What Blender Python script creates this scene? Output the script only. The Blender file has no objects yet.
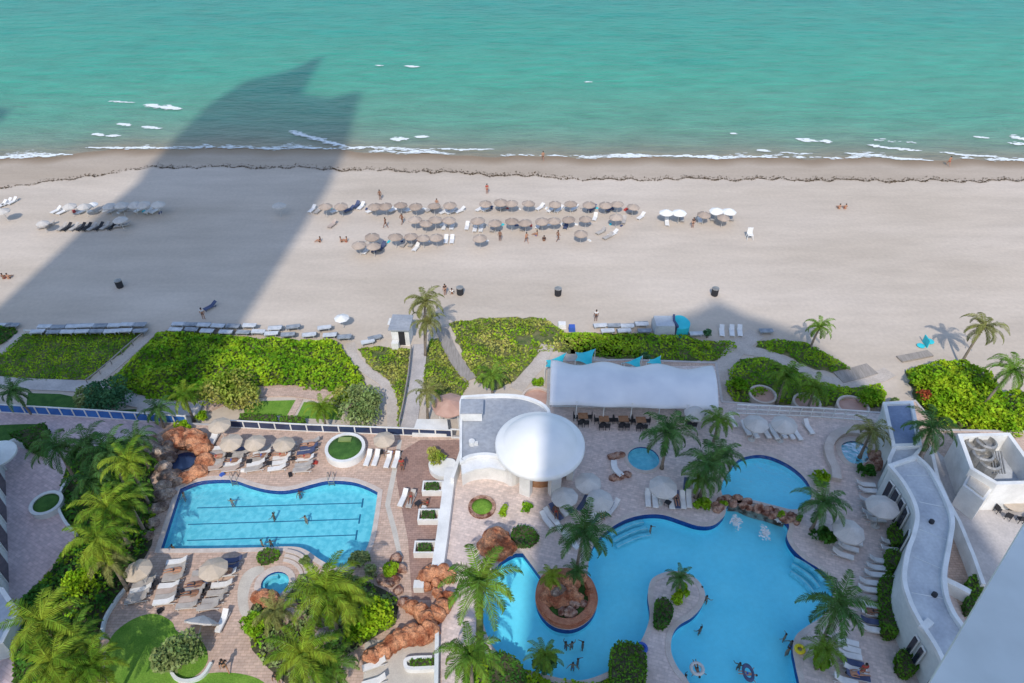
import bpy, bmesh, math, random
import numpy as np
from mathutils import Vector, Matrix, noise
from mathutils.geometry import tessellate_polygon
R = math.radians
random.seed(7); rng = np.random.default_rng(7)
sc = bpy.context.scene
C = sc.collection
# ------------------------------------------------------------------ camera
CH, F, P = 52.0, 720.0, R(39)
cam = bpy.data.cameras.new('camera'); co = bpy.data.objects.new('camera', cam); C.objects.link(co)
co.location = (0, 0, CH); co.rotation_euler = (R(90) - P, 0, 0)
cam.lens = F / 1024 * 36; cam.sensor_width = 36; cam.clip_end = 20000; cam.clip_start = 0.1
sc.camera = co
DZ = 1.2                                     # level of the hotel deck above the beach
def at(u, v, z=0.0):
    """ground position (at height z) of a thing measured in the survey picture"""
    dv = v - 341.5
    d = (u - 512, F * math.cos(P) - dv * math.sin(P), -(F * math.sin(P) + dv * math.cos(P)))
    t = (z - CH) / d[2]
    return (d[0] * t, d[1] * t)
def ats(pts, z=0.0): return [at(u, v, z) for u, v in pts]
# ------------------------------------------------------------------ light
AZ, EL = R(5.5), R(46)
w = bpy.data.worlds.new('World'); sc.world = w; w.use_nodes = True
nt = w.node_tree; bg = nt.nodes['Background']; sky = nt.nodes.new('ShaderNodeTexSky')
sky.sky_type = 'NISHITA'; sky.sun_disc = False; sky.sun_elevation = EL; sky.sun_rotation = math.pi + AZ
sky.air_density = 1.15; sky.dust_density = 1.0; sky.ozone_density = 2.5
nt.links.new(sky.outputs[0], bg.inputs[0]); bg.inputs[1].default_value = 0.15
sl = bpy.data.lights.new('sun', 'SUN'); sl.energy = 2.15; sl.angle = R(0.55); sl.color = (1, 0.92, 0.81)
so = bpy.data.objects.new('sun', sl); C.objects.link(so)
so.rotation_euler = Vector((math.sin(AZ) * math.cos(EL), math.cos(AZ) * math.cos(EL), -math.sin(EL))).to_track_quat('-Z', 'Y').to_euler()
so.location = (0, -50, 150)
sc.view_settings.view_transform = 'Standard'; sc.view_settings.look = 'None'
sc.view_settings.exposure = 0.50; sc.view_settings.gamma = 1
# ------------------------------------------------------------------ materials
def mat(name, col, rough=0.8, col2=None, scale=1.0, detail=4, bump=0, bscale=None, island=0, stretch=None, spec=0.3, metal=0, contrast=(0.35, 0.65), fine=0):
    m = bpy.data.materials.new(name); m.use_nodes = True
    n = m.node_tree.nodes; l = m.node_tree.links; b = n['Principled BSDF']
    b.inputs['Roughness'].default_value = rough; b.inputs['Specular IOR Level'].default_value = spec; b.inputs['Metallic'].default_value = metal
    b.inputs['Base Color'].default_value = (*col, 1)
    tc = n.new('ShaderNodeNewGeometry'); mp = n.new('ShaderNodeMapping'); l.new(tc.outputs['Position'], mp.inputs[0])
    if stretch: mp.inputs['Scale'].default_value = stretch
    last = None
    if col2:
        nz = n.new('ShaderNodeTexNoise'); nz.inputs['Scale'].default_value = scale; nz.inputs['Detail'].default_value = detail
        l.new(mp.outputs[0], nz.inputs['Vector'])
        rp = n.new('ShaderNodeValToRGB'); rp.color_ramp.elements[0].position = contrast[0]; rp.color_ramp.elements[1].position = contrast[1]
        rp.color_ramp.elements[0].color = (*col, 1); rp.color_ramp.elements[1].color = (*col2, 1)
        l.new(nz.outputs[0], rp.inputs[0]); last = rp.outputs[0]
    if fine:
        nz = n.new('ShaderNodeTexNoise'); nz.inputs['Scale'].default_value = scale * 9; nz.inputs['Detail'].default_value = 3
        l.new(tc.outputs['Position'], nz.inputs['Vector'])
        mr = n.new('ShaderNodeMapRange'); mr.inputs['From Min'].default_value = .3; mr.inputs['From Max'].default_value = .7
        mr.inputs['To Min'].default_value = 1 - fine; mr.inputs['To Max'].default_value = 1 + fine; l.new(nz.outputs[0], mr.inputs[0])
        mx = n.new('ShaderNodeMixRGB'); mx.blend_type = 'MULTIPLY'; mx.inputs[0].default_value = 1
        if last: l.new(last, mx.inputs[1])
        else: mx.inputs[1].default_value = (*col, 1)
        l.new(mr.outputs[0], mx.inputs[2]); last = mx.outputs[0]
    if island:
        hs = n.new('ShaderNodeHueSaturation'); mr = n.new('ShaderNodeMapRange')
        mr.inputs['To Min'].default_value = 1 - island; mr.inputs['To Max'].default_value = 1 + island
        l.new(tc.outputs['Random Per Island'], mr.inputs[0]); l.new(mr.outputs[0], hs.inputs['Value'])
        mr2 = n.new('ShaderNodeMapRange'); mr2.inputs['To Min'].default_value = .485; mr2.inputs['To Max'].default_value = .515
        l.new(tc.outputs['Random Per Island'], mr2.inputs[0]); l.new(mr2.outputs[0], hs.inputs['Hue'])
        if last: l.new(last, hs.inputs['Color'])
        else: hs.inputs['Color'].default_value = (*col, 1)
        last = hs.outputs[0]
    if last: l.new(last, b.inputs['Base Color'])
    if bump:
        nz = n.new('ShaderNodeTexNoise'); nz.inputs['Scale'].default_value = bscale or scale * 5; nz.inputs['Detail'].default_value = 5
        l.new(mp.outputs[0], nz.inputs['Vector'])
        bp = n.new('ShaderNodeBump'); bp.inputs['Strength'].default_value = 1; bp.inputs['Distance'].default_value = bump
        l.new(nz.outputs[0], bp.inputs['Height']); l.new(bp.outputs[0], b.inputs['Normal'])
    return m
def paver(name, c1, c2, c3, size=.45, rot=0.0):
    m = mat(name, c1, .85, c2, .35, 5, contrast=(.3, .7), fine=.12)
    n = m.node_tree.nodes; l = m.node_tree.links; b = n['Principled BSDF']
    src = b.inputs['Base Color'].links[0].from_socket
    g = n.new('ShaderNodeNewGeometry'); mp = n.new('ShaderNodeMapping'); mp.inputs['Rotation'].default_value[2] = rot
    l.new(g.outputs['Position'], mp.inputs[0])
    br = n.new('ShaderNodeTexBrick'); br.inputs['Scale'].default_value = 1 / size; br.inputs['Mortar Size'].default_value = .035
    br.inputs['Brick Width'].default_value = 1; br.inputs['Row Height'].default_value = .5
    br.inputs['Color1'].default_value = (1.12, 1.1, 1.1, 1); br.inputs['Color2'].default_value = (.84, .84, .86, 1); br.inputs['Mortar'].default_value = (*c3, 1)
    l.new(mp.outputs[0], br.inputs['Vector'])
    mx = n.new('ShaderNodeMixRGB'); mx.blend_type = 'MULTIPLY'; mx.inputs[0].default_value = .8
    l.new(src, mx.inputs[1]); l.new(br.outputs[0], mx.inputs[2]); l.new(mx.outputs[0], b.inputs['Base Color'])
    return m
def srgb(r, g, b): return tuple(((c / 255) / 12.92 if c <= 10 else ((c / 255 + .055) / 1.055) ** 2.4) for c in (r, g, b))
M = {}
M['pave_pink'] = paver('pave_pink', (.50, .36, .285), (.58, .44, .355), (.66, .6, .56))
M['pave_grey'] = paver('pave_grey', (.60, .50, .455), (.68, .575, .53), (.8, .78, .76), .5, .3)
M['pave_plaza'] = paver('pave_plaza', (.54, .43, .43), (.63, .51, .51), (.8, .76, .76), .55, .5)
M['pave_red'] = paver('pave_red', (.30, .19, .155), (.37, .25, .21), (.6, .55, .5), .4)
M['pave_light'] = mat('pave_light', (.50, .46, .41), .85, (.58, .54, .48), 1.2, fine=.1)
M['coping'] = mat('coping', (.52, .44, .39), .7, (.60, .53, .48), 1.5, fine=.12)
M['concrete'] = mat('concrete', (.42, .39, .38), .85, (.52, .48, .46), .6, fine=.1)
M['sandpath'] = mat('sandpath', (.47, .41, .36), .9, (.54, .48, .43), .7, fine=.12)
M['boards'] = mat('boards', (.26, .235, .21), .85, (.36, .32, .29), 6, stretch=(1, .15, 1), fine=.2)
M['white'] = mat('white', (.66, .66, .65), .55, (.80, .80, .79), .8, 7, fine=.04)
M['dome'] = mat('dome', (.76, .77, .77), .5, (.84, .84, .84), .5, 6)
M['white2'] = mat('white2', (.56, .60, .60), .6, (.73, .75, .74), .35, 7, fine=.05)
M['roofgrey'] = mat('roofgrey', (.25, .28, .33), .8, (.36, .38, .42), .35, 6, fine=.12)
M['roofpale'] = mat('roofpale', (.38, .41, .46), .8, (.54, .57, .60), .45, 8, fine=.08)
M['roofblue'] = mat('roofblue', (.17, .22, .33), .7, (.24, .30, .42), .5, fine=.1)
M['canvas'] = mat('canvas', (.47, .39, .305), .85, (.56, .47, .38), 1.2, fine=.06)
M['canvas_taupe'] = mat('canvas_taupe', (.33, .26, .215), .9, (.46, .38, .32), .25, fine=.06)
M['canvas_grey'] = mat('canvas_grey', (.50, .47, .44), .9, (.58, .55, .52), 1.2, fine=.06)
M['canvas_white'] = mat('canvas_white', (.76, .76, .75), .8, (.82, .82, .80), 1.2)
M['canvas_pink'] = mat('canvas_pink', (.44, .27, .22), .85, (.52, .34, .28), 1.2)
M['tent'] = mat('tent', (.64, .65, .69), .5, (.77, .77, .79), .3, 7)
M['teal'] = mat('teal', (.03, .50, .58), .6, (.05, .58, .66), 1)
M['pole'] = mat('pole', (.55, .54, .52), .5)
M['cushion'] = mat('cushion', (.70, .69, .68), .8, (.78, .77, .76), 3)
M['cushion_grey'] = mat('cushion_grey', (.36, .33, .31), .85, (.46, .43, .40), 2)
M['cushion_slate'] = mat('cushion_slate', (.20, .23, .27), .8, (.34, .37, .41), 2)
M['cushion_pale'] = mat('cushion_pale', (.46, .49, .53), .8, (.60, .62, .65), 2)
M['cushion_navy'] = mat('cushion_navy', (.06, .08, .16), .8, (.09, .11, .2), 2)
M['cushion_taupe'] = mat('cushion_taupe', (.42, .33, .28), .85, (.50, .41, .36), 2)
M['lframe'] = mat('lframe', (.60, .60, .60), .4)
M['dark'] = mat('dark', (.03, .03, .035), .6)
M['glassblue'] = mat('glassblue', (.02, .12, .42), .25, (.03, .17, .52), .8, spec=.6)
M['glassnavy'] = mat('glassnavy', (.02, .035, .09), .2, (.035, .06, .13), .8, spec=.6)
M['window'] = mat('window', (.015, .02, .035), .12, spec=.7)
M['rock'] = mat('rock', (.27, .085, .04), .9, (.56, .27, .15), 1.1, 8, bump=.28, bscale=2.6, fine=.38, contrast=(.38, .6))
M['terracotta'] = mat('terracotta', (.36, .13, .07), .85, (.52, .24, .14), 1.2, 7, bump=.08, bscale=3, fine=.2)
M['rock_grey'] = mat('rock_grey', (.15, .10, .08), .9, (.46, .36, .29), 1.1, 8, bump=.25, bscale=2.6, fine=.38, contrast=(.38, .6))
M['rock_red'] = mat('rock_red', (.15, .055, .035), .9, (.46, .30, .23), 1.8, 8, bump=.22, bscale=3, fine=.38, contrast=(.38, .6))
M['trunk'] = mat('trunk', (.19, .155, .12), .9, (.30, .25, .20), 3, stretch=(1, 1, 5), bump=.03)
M['vine'] = mat('vine', (.07, .12, .03), .9, (.14, .16, .06), 3, bump=.05)
M['tile'] = mat('tile', (.008, .045, .22), .4, (.012, .07, .28), 3, spec=.2)
M['poolfloor'] = mat('poolfloor', (.20, .60, .69), .5, (.32, .72, .79), 2.2, 5, contrast=(.4,.6), fine=.10)
M['poolfloor_b'] = mat('poolfloor_b', (.27, .80, .90), .5, (.33, .85, .93), .3, fine=.03)
M['line'] = mat('line', (.03, .16, .28), .4)
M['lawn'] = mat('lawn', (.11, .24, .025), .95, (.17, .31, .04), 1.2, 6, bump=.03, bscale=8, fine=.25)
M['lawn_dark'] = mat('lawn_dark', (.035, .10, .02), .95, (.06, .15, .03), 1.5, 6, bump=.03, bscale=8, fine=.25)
M['soil'] = mat('soil', (.05, .055, .03), .95, (.10, .09, .055), 1.5, 5, fine=.3)
M['soil_green'] = mat('soil_green', (.07, .11, .03), .95, (.20, .19, .09), .8, 5, fine=.3)
M['weed'] = mat('weed', (.06, .04, .02), .9, (.12, .08, .045), 2)
M['foam'] = mat('foam', (.78, .82, .82), .6)
M['red'] = mat('red', (.4, .05, .04), .7); M['blue'] = mat('blue', (.05, .12, .45), .7); M['yellow'] = mat('yellow', (.75, .6, .03), .6)
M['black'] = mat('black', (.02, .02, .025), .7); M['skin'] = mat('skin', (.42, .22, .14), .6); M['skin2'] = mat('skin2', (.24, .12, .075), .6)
M['hair'] = mat('hair', (.03, .02, .015), .7); M['wood'] = mat('wood', (.30, .15, .08), .7, (.38, .21, .12), 3); M['metal'] = mat('metal', (.30, .29, .27), .45, (.42, .41, .39), 2, metal=.5, fine=.3)
def leafmat(name, c1, c2, isl=.35, scale=.5, trans=.15):
    m = mat(name, c1, .6, c2, scale, 4, island=isl, spec=.1, contrast=(.38, .62))
    n = m.node_tree.nodes; l = m.node_tree.links; b = n['Principled BSDF']
    tr = n.new('ShaderNodeBsdfTranslucent'); mx = n.new('ShaderNodeMixShader'); mx.inputs[0].default_value = trans
    l.new(b.inputs['Base Color'].links[0].from_socket, tr.inputs[0])
    l.new(b.outputs[0], mx.inputs[1]); l.new(tr.outputs[0], mx.inputs[2])
    l.new(mx.outputs[0], n['Material Output'].inputs[0]); return m
M['leaf_green'] = leafmat('leaf_green', (0.1, 0.25, 0.008), (0.27, 0.43, 0.02))
M['leaf_bright'] = leafmat('leaf_bright', (0.17, 0.33, 0.01), (0.36, 0.5, 0.02))
M['leaf_dark'] = leafmat('leaf_dark', (0.035, 0.12, 0.018), (0.08, 0.19, 0.025))
M['leaf_grey'] = leafmat('leaf_grey', (0.16, 0.24, 0.07), (0.3, 0.36, 0.14))
M['leaf_dry'] = leafmat('leaf_dry', (0.19, 0.29, 0.025), (0.42, 0.4, 0.1))
M['leaf_hedge'] = leafmat('leaf_hedge', (.06, .16, .012), (.13, .27, .025))
M['leaf_blue'] = leafmat('leaf_blue', (0.035, 0.12, 0.055), (0.08, 0.2, 0.08))
M['palm_green'] = leafmat('palm_green', (0.07, 0.16, 0.018), (0.17, 0.28, 0.035), .4)
M['palm_yellow_lit'] = leafmat('palm_yellow_lit', (.085, .17, .012), (.25, .33, .03), .4)  # yellower green puts the sunlight on lit palms into the leaf colour
M['palm_dark_shaded'] = leafmat('palm_dark_shaded', (0.045, 0.12, 0.03), (0.1, 0.2, 0.05), .4)  # darker green paints shade into crowns of palms standing in shadow
M['palm_olive'] = leafmat('palm_olive', (0.14, 0.16, 0.045), (0.25, 0.25, 0.08), .4)
M['red_leaf'] = leafmat('red_leaf', (.25, .04, .02), (.4, .1, .04))
def watermat(name, tint):
    m = bpy.data.materials.new(name); m.use_nodes = True; n = m.node_tree.nodes; l = m.node_tree.links; n.remove(n['Principled BSDF'])
    t = n.new('ShaderNodeBsdfTransparent'); t.inputs[0].default_value = (*tint, 1); g = n.new('ShaderNodeBsdfGlossy'); g.inputs['Roughness'].default_value = .06
    fr = n.new('ShaderNodeFresnel'); fr.inputs[0].default_value = 1.33; mx = n.new('ShaderNodeMixShader')
    ge = n.new('ShaderNodeNewGeometry'); nz = n.new('ShaderNodeTexNoise'); nz.inputs['Scale'].default_value = 2.2; nz.inputs['Detail'].default_value = 3
    bp = n.new('ShaderNodeBump'); bp.inputs['Distance'].default_value = .03; l.new(ge.outputs['Position'], nz.inputs['Vector']); l.new(nz.outputs[0], bp.inputs['Height'])
    l.new(bp.outputs[0], fr.inputs['Normal']); l.new(bp.outputs[0], g.inputs['Normal'])
    l.new(fr.outputs[0], mx.inputs[0]); l.new(t.outputs[0], mx.inputs[1]); l.new(g.outputs[0], mx.inputs[2]); l.new(mx.outputs[0], n['Material Output'].inputs[0])
    return m
M['water_lap'] = watermat('water_lap', (.70, .93, .97)); M['water_big'] = watermat('water_big', (.70, .95, 1.0))
# ------------------------------------------------------------------ mesh helpers
class MB:
    def __init__(s): s.v = []; s.f = []
    def add(s, vs, fs):
        o = len(s.v); s.v += [tuple(q) for q in vs]; s.f += [tuple(i + o for i in f) for f in fs]; return s
    def box(s, c, d, rz=0, taper=1):
        ca, sa = math.cos(rz), math.sin(rz); vs = []
        for z in (-1, 1):
            k = taper if z > 0 else 1
            for x, y in ((-1, -1), (1, -1), (1, 1), (-1, 1)):
                px, py = x * d[0] / 2 * k, y * d[1] / 2 * k
                vs.append((c[0] + px * ca - py * sa, c[1] + px * sa + py * ca, c[2] + z * d[2] / 2))
        return s.add(vs, [(3, 2, 1, 0), (4, 5, 6, 7), (0, 1, 5, 4), (1, 2, 6, 5), (2, 3, 7, 6), (3, 0, 4, 7)])
    def tube(s, pts, rad, n=8):
        if not isinstance(rad, (list, tuple)): rad = [rad] * len(pts)
        pts = [Vector(p) for p in pts]; vs = []; fs = []
        for i, p in enumerate(pts):
            d = (pts[min(i + 1, len(pts) - 1)] - pts[max(i - 1, 0)]).normalized()
            a = d.cross(Vector((0, 0, 1)) if abs(d.z) < .9 else Vector((1, 0, 0))).normalized(); b = d.cross(a)
            for k in range(n):
                t = 2 * math.pi * k / n; vs.append(p + (a * math.cos(t) + b * math.sin(t)) * rad[i])
        for i in range(len(pts) - 1):
            for k in range(n): fs.append((i * n + k, i * n + (k + 1) % n, (i + 1) * n + (k + 1) % n, (i + 1) * n + k))
        fs.append(tuple(range(n))[::-1]); fs.append(tuple((len(pts) - 1) * n + k for k in range(n)))
        return s.add(vs, fs)
    def lathe(s, prof, c=(0, 0, 0), n=24, sx=1, sy=1):
        vs = []; fs = []
        for r, z in prof:
            for k in range(n):
                t = 2 * math.pi * k / n; vs.append((c[0] + r * math.cos(t) * sx, c[1] + r * math.sin(t) * sy, c[2] + z))
        for i in range(len(prof) - 1):
            for k in range(n): fs.append((i * n + k, i * n + (k + 1) % n, (i + 1) * n + (k + 1) % n, (i + 1) * n + k))
        fs.append(tuple(range(n))[::-1]); fs.append(tuple((len(prof) - 1) * n + k for k in range(n)))
        return s.add(vs, fs)
    def prism(s, pts, z0, z1, holes=(), bottom=True):
        loops = [list(pts)] + [list(h) for h in holes]
        flat = [q for lp in loops for q in lp]
        tris = tessellate_polygon([[Vector((x, y, 0)) for x, y in lp] for lp in loops]); n = len(flat)
        vs = [(x, y, z1) for x, y in flat]
        fs = []
        for t in tris:
            a, b, c = [flat[i] for i in t]
            cr = (b[0] - a[0]) * (c[1] - a[1]) - (b[1] - a[1]) * (c[0] - a[0])
            fs.append(tuple(t) if cr > 0 else tuple(t)[::-1])
        if z0 is not None:
            vs += [(x, y, z0) for x, y in flat]
            if bottom: fs += [tuple(i + n for i in f)[::-1] for f in fs]
            o = 0
            for lp in loops:
                k = len(lp); ccw = sum(lp[i][0] * lp[(i + 1) % k][1] - lp[(i + 1) % k][0] * lp[i][1] for i in range(k)) > 0
                if lp is not loops[0]: ccw = not ccw
                for i in range(k):
                    a, b = o + i, o + (i + 1) % k
                    fs.append((a + n, b + n, b, a) if ccw else (b + n, a + n, a, b))
                o += k
        return s.add(vs, fs)
    def ribbon(s, pts, wd, z0, z1, closed=False, side=0.0):
        """wall of thickness wd along a path; side shifts it (+ outwards to the left)"""
        n = len(pts); L = []; Rr = []
        for i in range(n):
            a = Vector(pts[i - 1] if (i or closed) else pts[0]); b = Vector(pts[(i + 1) % n] if (i < n - 1 or closed) else pts[-1]); p = Vector(pts[i])
            d1 = (p - a); d2 = (b - p)
            d1 = d1.normalized() if d1.length > 1e-6 else d2.normalized(); d2 = d2.normalized() if d2.length > 1e-6 else d1
            t = (d1 + d2); t = t.normalized() if t.length > 1e-3 else d1
            nn = Vector((-t.y, t.x)); k = 1 / max(.6, nn.dot(Vector((-d1.y, d1.x))))
            L.append(p + nn * (wd / 2 + side) * k); Rr.append(p + nn * (-wd / 2 + side) * k)
        vs = []
        for q in range(n):
            vs += [(L[q].x, L[q].y, z0), (Rr[q].x, Rr[q].y, z0), (Rr[q].x, Rr[q].y, z1), (L[q].x, L[q].y, z1)]
        fs = []
        for q in range(n if closed else n - 1):
            a = q * 4; b = ((q + 1) % n) * 4
            for k in range(4): fs.append((a + k, b + k, b + (k + 1) % 4, a + (k + 1) % 4))
        if not closed: fs += [(0, 3, 2, 1)[::-1], tuple((n - 1) * 4 + k for k in (0, 1, 2, 3))[::-1]]
        return s.add(vs, fs)
    def build(s, name, m, parent=None, smooth=False):
        me = bpy.data.meshes.new(name); me.from_pydata(s.v, [], s.f); me.update()
        bm = bmesh.new(); bm.from_mesh(me); bmesh.ops.recalc_face_normals(bm, faces=bm.faces) if len(s.f) < 20000 and not getattr(s, 'keep', 0) else None
        bm.to_mesh(me); bm.free()
        if m: me.materials.append(M[m] if isinstance(m, str) else m)
        if smooth: me.polygons.foreach_set('use_smooth', [True] * len(me.polygons))
        o = bpy.data.objects.new(name, me); C.objects.link(o)
        if parent: o.parent = parent
        return o
def smooth(pts, n=6):
    out = []; k = len(pts)
    for i in range(k):
        p0, p1, p2, p3 = [np.array(pts[(i + j) % k], float) for j in (-1, 0, 1, 2)]
        for t in np.arange(n) / n:
            out.append(tuple(.5 * ((2 * p1) + (-p0 + p2) * t + (2 * p0 - 5 * p1 + 4 * p2 - p3) * t ** 2 + (-p0 + 3 * p1 - 3 * p2 + p3) * t ** 3)))
    return out
def smooth_open(pts, n=6):
    q = [pts[0]] + list(pts) + [pts[-1]]; out = []
    for i in range(len(pts) - 1):
        p0, p1, p2, p3 = [np.array(q[i + j], float) for j in range(4)]
        for t in np.arange(n) / n:
            out.append(tuple(.5 * ((2 * p1) + (-p0 + p2) * t + (2 * p0 - 5 * p1 + 4 * p2 - p3) * t ** 2 + (-p0 + 3 * p1 - 3 * p2 + p3) * t ** 3)))
    return out + [tuple(pts[-1])]
def ellipse(c, rx, ry, n=28, rot=0):
    return [(c[0] + rx * math.cos(2 * math.pi * k / n) * math.cos(rot) - ry * math.sin(2 * math.pi * k / n) * math.sin(rot),
             c[1] + rx * math.cos(2 * math.pi * k / n) * math.sin(rot) + ry * math.sin(2 * math.pi * k / n) * math.cos(rot)) for k in range(n)]
def tag(o, label=None, cat=None, group=None, kind=None):
    if label: o['label'] = label
    if cat: o['category'] = cat
    if group: o['group'] = group
    if kind: o['kind'] = kind
    return o
def thing(name, loc, label, cat, group=None, rz=0):
    o = bpy.data.objects.new(name, None); C.objects.link(o); o.empty_display_size = .3
    o.location = loc; o.rotation_euler = (0, 0, rz); return tag(o, label, cat, group)
def kids(o): return [c for c in ALLK.get(o.name, [])]
ALLK = {}
def dup(o, loc, rz=0, label=None, group=None, sc_=None, mats=None, cat=None):
    c = o.copy(); C.objects.link(c); c.location = loc; c.rotation_euler = (0, 0, rz)
    if sc_: c.scale = (sc_, sc_, sc_) if not isinstance(sc_, tuple) else sc_
    if label: c['label'] = label
    if cat: c['category'] = cat
    if group: c['group'] = group
    for ch in o.children:
        d = ch.copy(); C.objects.link(d); d.parent = c
        if mats and ch.name.split('.')[0] in mats:
            d.data = remat(ch.data, mats[ch.name.split('.')[0]])
        for g in ch.children:
            e = g.copy(); C.objects.link(e); e.parent = d
    if mats and 'self' in mats: c.data = remat(o.data, mats['self'])
    return c
RM = {}
def remat(me, m):
    k = (me.name, m)
    if k not in RM:
        q = me.copy(); q.materials[0] = M[m]; RM[k] = q
    return RM[k]
ORD = 'first second third fourth fifth sixth seventh eighth ninth tenth eleventh twelfth thirteenth fourteenth fifteenth sixteenth seventeenth eighteenth nineteenth twentieth'.split()
def ordn(i, n, side='left', end='right'):
    if n == 1: return 'only'
    if i == 0: return side + 'most'
    if i == n - 1: return end + 'most'
    return ORD[i]
def frm(i, n): return '' if i in (0, n - 1) else ' from the left'
# leaf clouds ------------------------------------------------------
def leafmesh(name, pts, size, m, parent=None, up=.5, aspect=.6, vary=.4, smoothn=False, m2=None, mask=None):
    """many small pointed leaf faces through a volume"""
    n = len(pts); pts = np.asarray(pts, float)
    nrm = rng.normal(size=(n, 3)); nrm[:, 2] = np.abs(nrm[:, 2]) + up; nrm /= np.linalg.norm(nrm, axis=1)[:, None]
    a = rng.normal(size=(n, 3)); a -= nrm * (a * nrm).sum(1)[:, None]; a /= np.linalg.norm(a, axis=1)[:, None]
    b = np.cross(nrm, a); s = (size * (1 - vary + 2 * vary * rng.random(n)))[:, None] / 2
    v = np.stack([pts - a * s, pts - b * s * aspect + nrm * s * .2, pts + a * s, pts + b * s * aspect + nrm * s * .2], 1).reshape(-1, 3)
    me = bpy.data.meshes.new(name); me.vertices.add(4 * n); me.vertices.foreach_set('co', v.ravel())
    me.loops.add(4 * n); me.loops.foreach_set('vertex_index', np.arange(4 * n, dtype=np.int32))
    me.polygons.add(n); me.polygons.foreach_set('loop_start', np.arange(0, 4 * n, 4, dtype=np.int32))
    me.update(calc_edges=True); me.materials.append(M[m])
    if m2: me.materials.append(M[m2]); me.polygons.foreach_set('material_index', mask.astype(np.int32))
    o = bpy.data.objects.new(name, me); C.objects.link(o)
    if parent: o.parent = parent
    return o
def inpoly(px, py, poly):
    c = np.zeros(len(px), bool); n = len(poly)
    for i in range(n):
        x1, y1 = poly[i]; x2, y2 = poly[(i + 1) % n]
        if abs(y2 - y1) < 1e-9: continue
        k = ((y1 > py) != (y2 > py)) & (px < (x2 - x1) * (py - y1) / (y2 - y1) + x1); c ^= k
    return c
def scatter(poly, dens):
    xs = [p[0] for p in poly]; ys = [p[1] for p in poly]
    n = int((max(xs) - min(xs)) * (max(ys) - min(ys)) * dens)
    px = rng.uniform(min(xs), max(xs), n); py = rng.uniform(min(ys), max(ys), n); k = inpoly(px, py, poly)
    return px[k], py[k]
def cover(name, px, z, m, soil='soil_green', dens=22, size=.42, h=.55, lump=.6, lumpsc=.35, kind='stuff', label=None, sm=True, up=1.3, fine2=None):
    poly = ats(px, z); poly = smooth(poly, 5) if sm else poly
    rag = []
    for i in range(len(poly)):
        a, b = poly[i], poly[(i + 1) % len(poly)]; k = max(1, int(math.dist(a, b) / .35))
        for q in range(k):
            X, Y = a[0] + (b[0] - a[0]) * q / k, a[1] + (b[1] - a[1]) * q / k
            rag.append((X + .45 * noise.noise((X * 1.1, Y * 1.1, 2)), Y + .45 * noise.noise((X * 1.1, Y * 1.1, 7))) if z < .5 else (X, Y))
    tag(MB().prism(rag, None, z + (.026 if z > .5 else .035)).build('soil', soil), kind='structure')
    x, y = scatter(poly, dens * 1.7); size *= .74; P2 = np.stack([x, y], 1); dist = np.full(len(x), 9.)
    for i in range(len(poly)):
        a = np.array(poly[i]); b = np.array(poly[(i + 1) % len(poly)]); ab = b - a; t_ = np.clip(((P2 - a) @ ab) / max(1e-9, ab @ ab), 0, 1); dist = np.minimum(dist, np.linalg.norm(P2 - a - t_[:, None] * ab, axis=1))
    en = np.array([noise.noise((a * .9, b * .9, 4.4)) for a, b in P2]); kp = dist > .7 * (en + .02); x, y, dist = x[kp], y[kp], dist[kp]
    nz = np.array([noise.noise((a * lumpsc, b * lumpsc, 3.1)) + .5 * noise.noise((a * lumpsc * 2.7, b * lumpsc * 2.7, 9.1)) for a, b in zip(x, y)])
    top = np.clip((h + lump * nz) * np.clip(.25 + dist / 1.3, 0, 1), .06, 9)
    zz = z + top * (1 - .35 * rng.random(len(x)) ** 2)
    sp = np.array([noise.noise((a * .22, b * .3, 12.1)) + .6 * noise.noise((a * .9, b * .9, 2.2)) for a, b in zip(x, y)])
    if m == 'leaf_dry': kp = sp + .25 * rng.random(len(x)) < .62; x, y, zz, sp = x[kp], y[kp], zz[kp], sp[kp]
    mk = sp + .25 * rng.normal(size=len(x)) > (.22 if m != 'leaf_dry' else .25)
    o = leafmesh(name, np.stack([x, y, zz], 1), size, m, up=up, m2={'leaf_green': 'leaf_bright', 'leaf_dry': 'leaf_bright', 'leaf_dark': 'leaf_green', 'leaf_bright': 'leaf_green', 'leaf_grey': 'leaf_green'}[m], mask=mk)
    return tag(o, label, cat='ground cover', kind=kind)
def hedge(px, z, h, m, label, name='hedge', dens=70, size=.22, sm=True, group=None):
    poly = ats(px, z + h); poly = smooth(poly, 5) if sm else poly
    c = (sum(p[0] for p in poly) / len(poly), sum(p[1] for p in poly) / len(poly))
    t = thing(name, (c[0], c[1], z), label, 'hedge', group)
    lp = [(a - c[0], b - c[1]) for a, b in poly]
    MB().prism([(a * .93, b * .93) for a, b in lp], 0, h * .9).build('branches', 'soil', t)
    x, y = scatter(lp, dens); top = np.stack([x, y, h * (.88 + .16 * rng.random(len(x)))], 1)
    per = np.array(lp); L = 0; side = []
    for i in range(len(lp)):
        a, b = per[i], per[(i + 1) % len(lp)]; d = np.linalg.norm(b - a); k = max(1, int(d * h * dens * .8)); tt = rng.random(k)[:, None]
        side.append(np.concatenate([a + (b - a) * tt, h * rng.random((k, 1))], 1))
    leafmesh('foliage', np.concatenate([top] + side), size, m, t)
    return t
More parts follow.
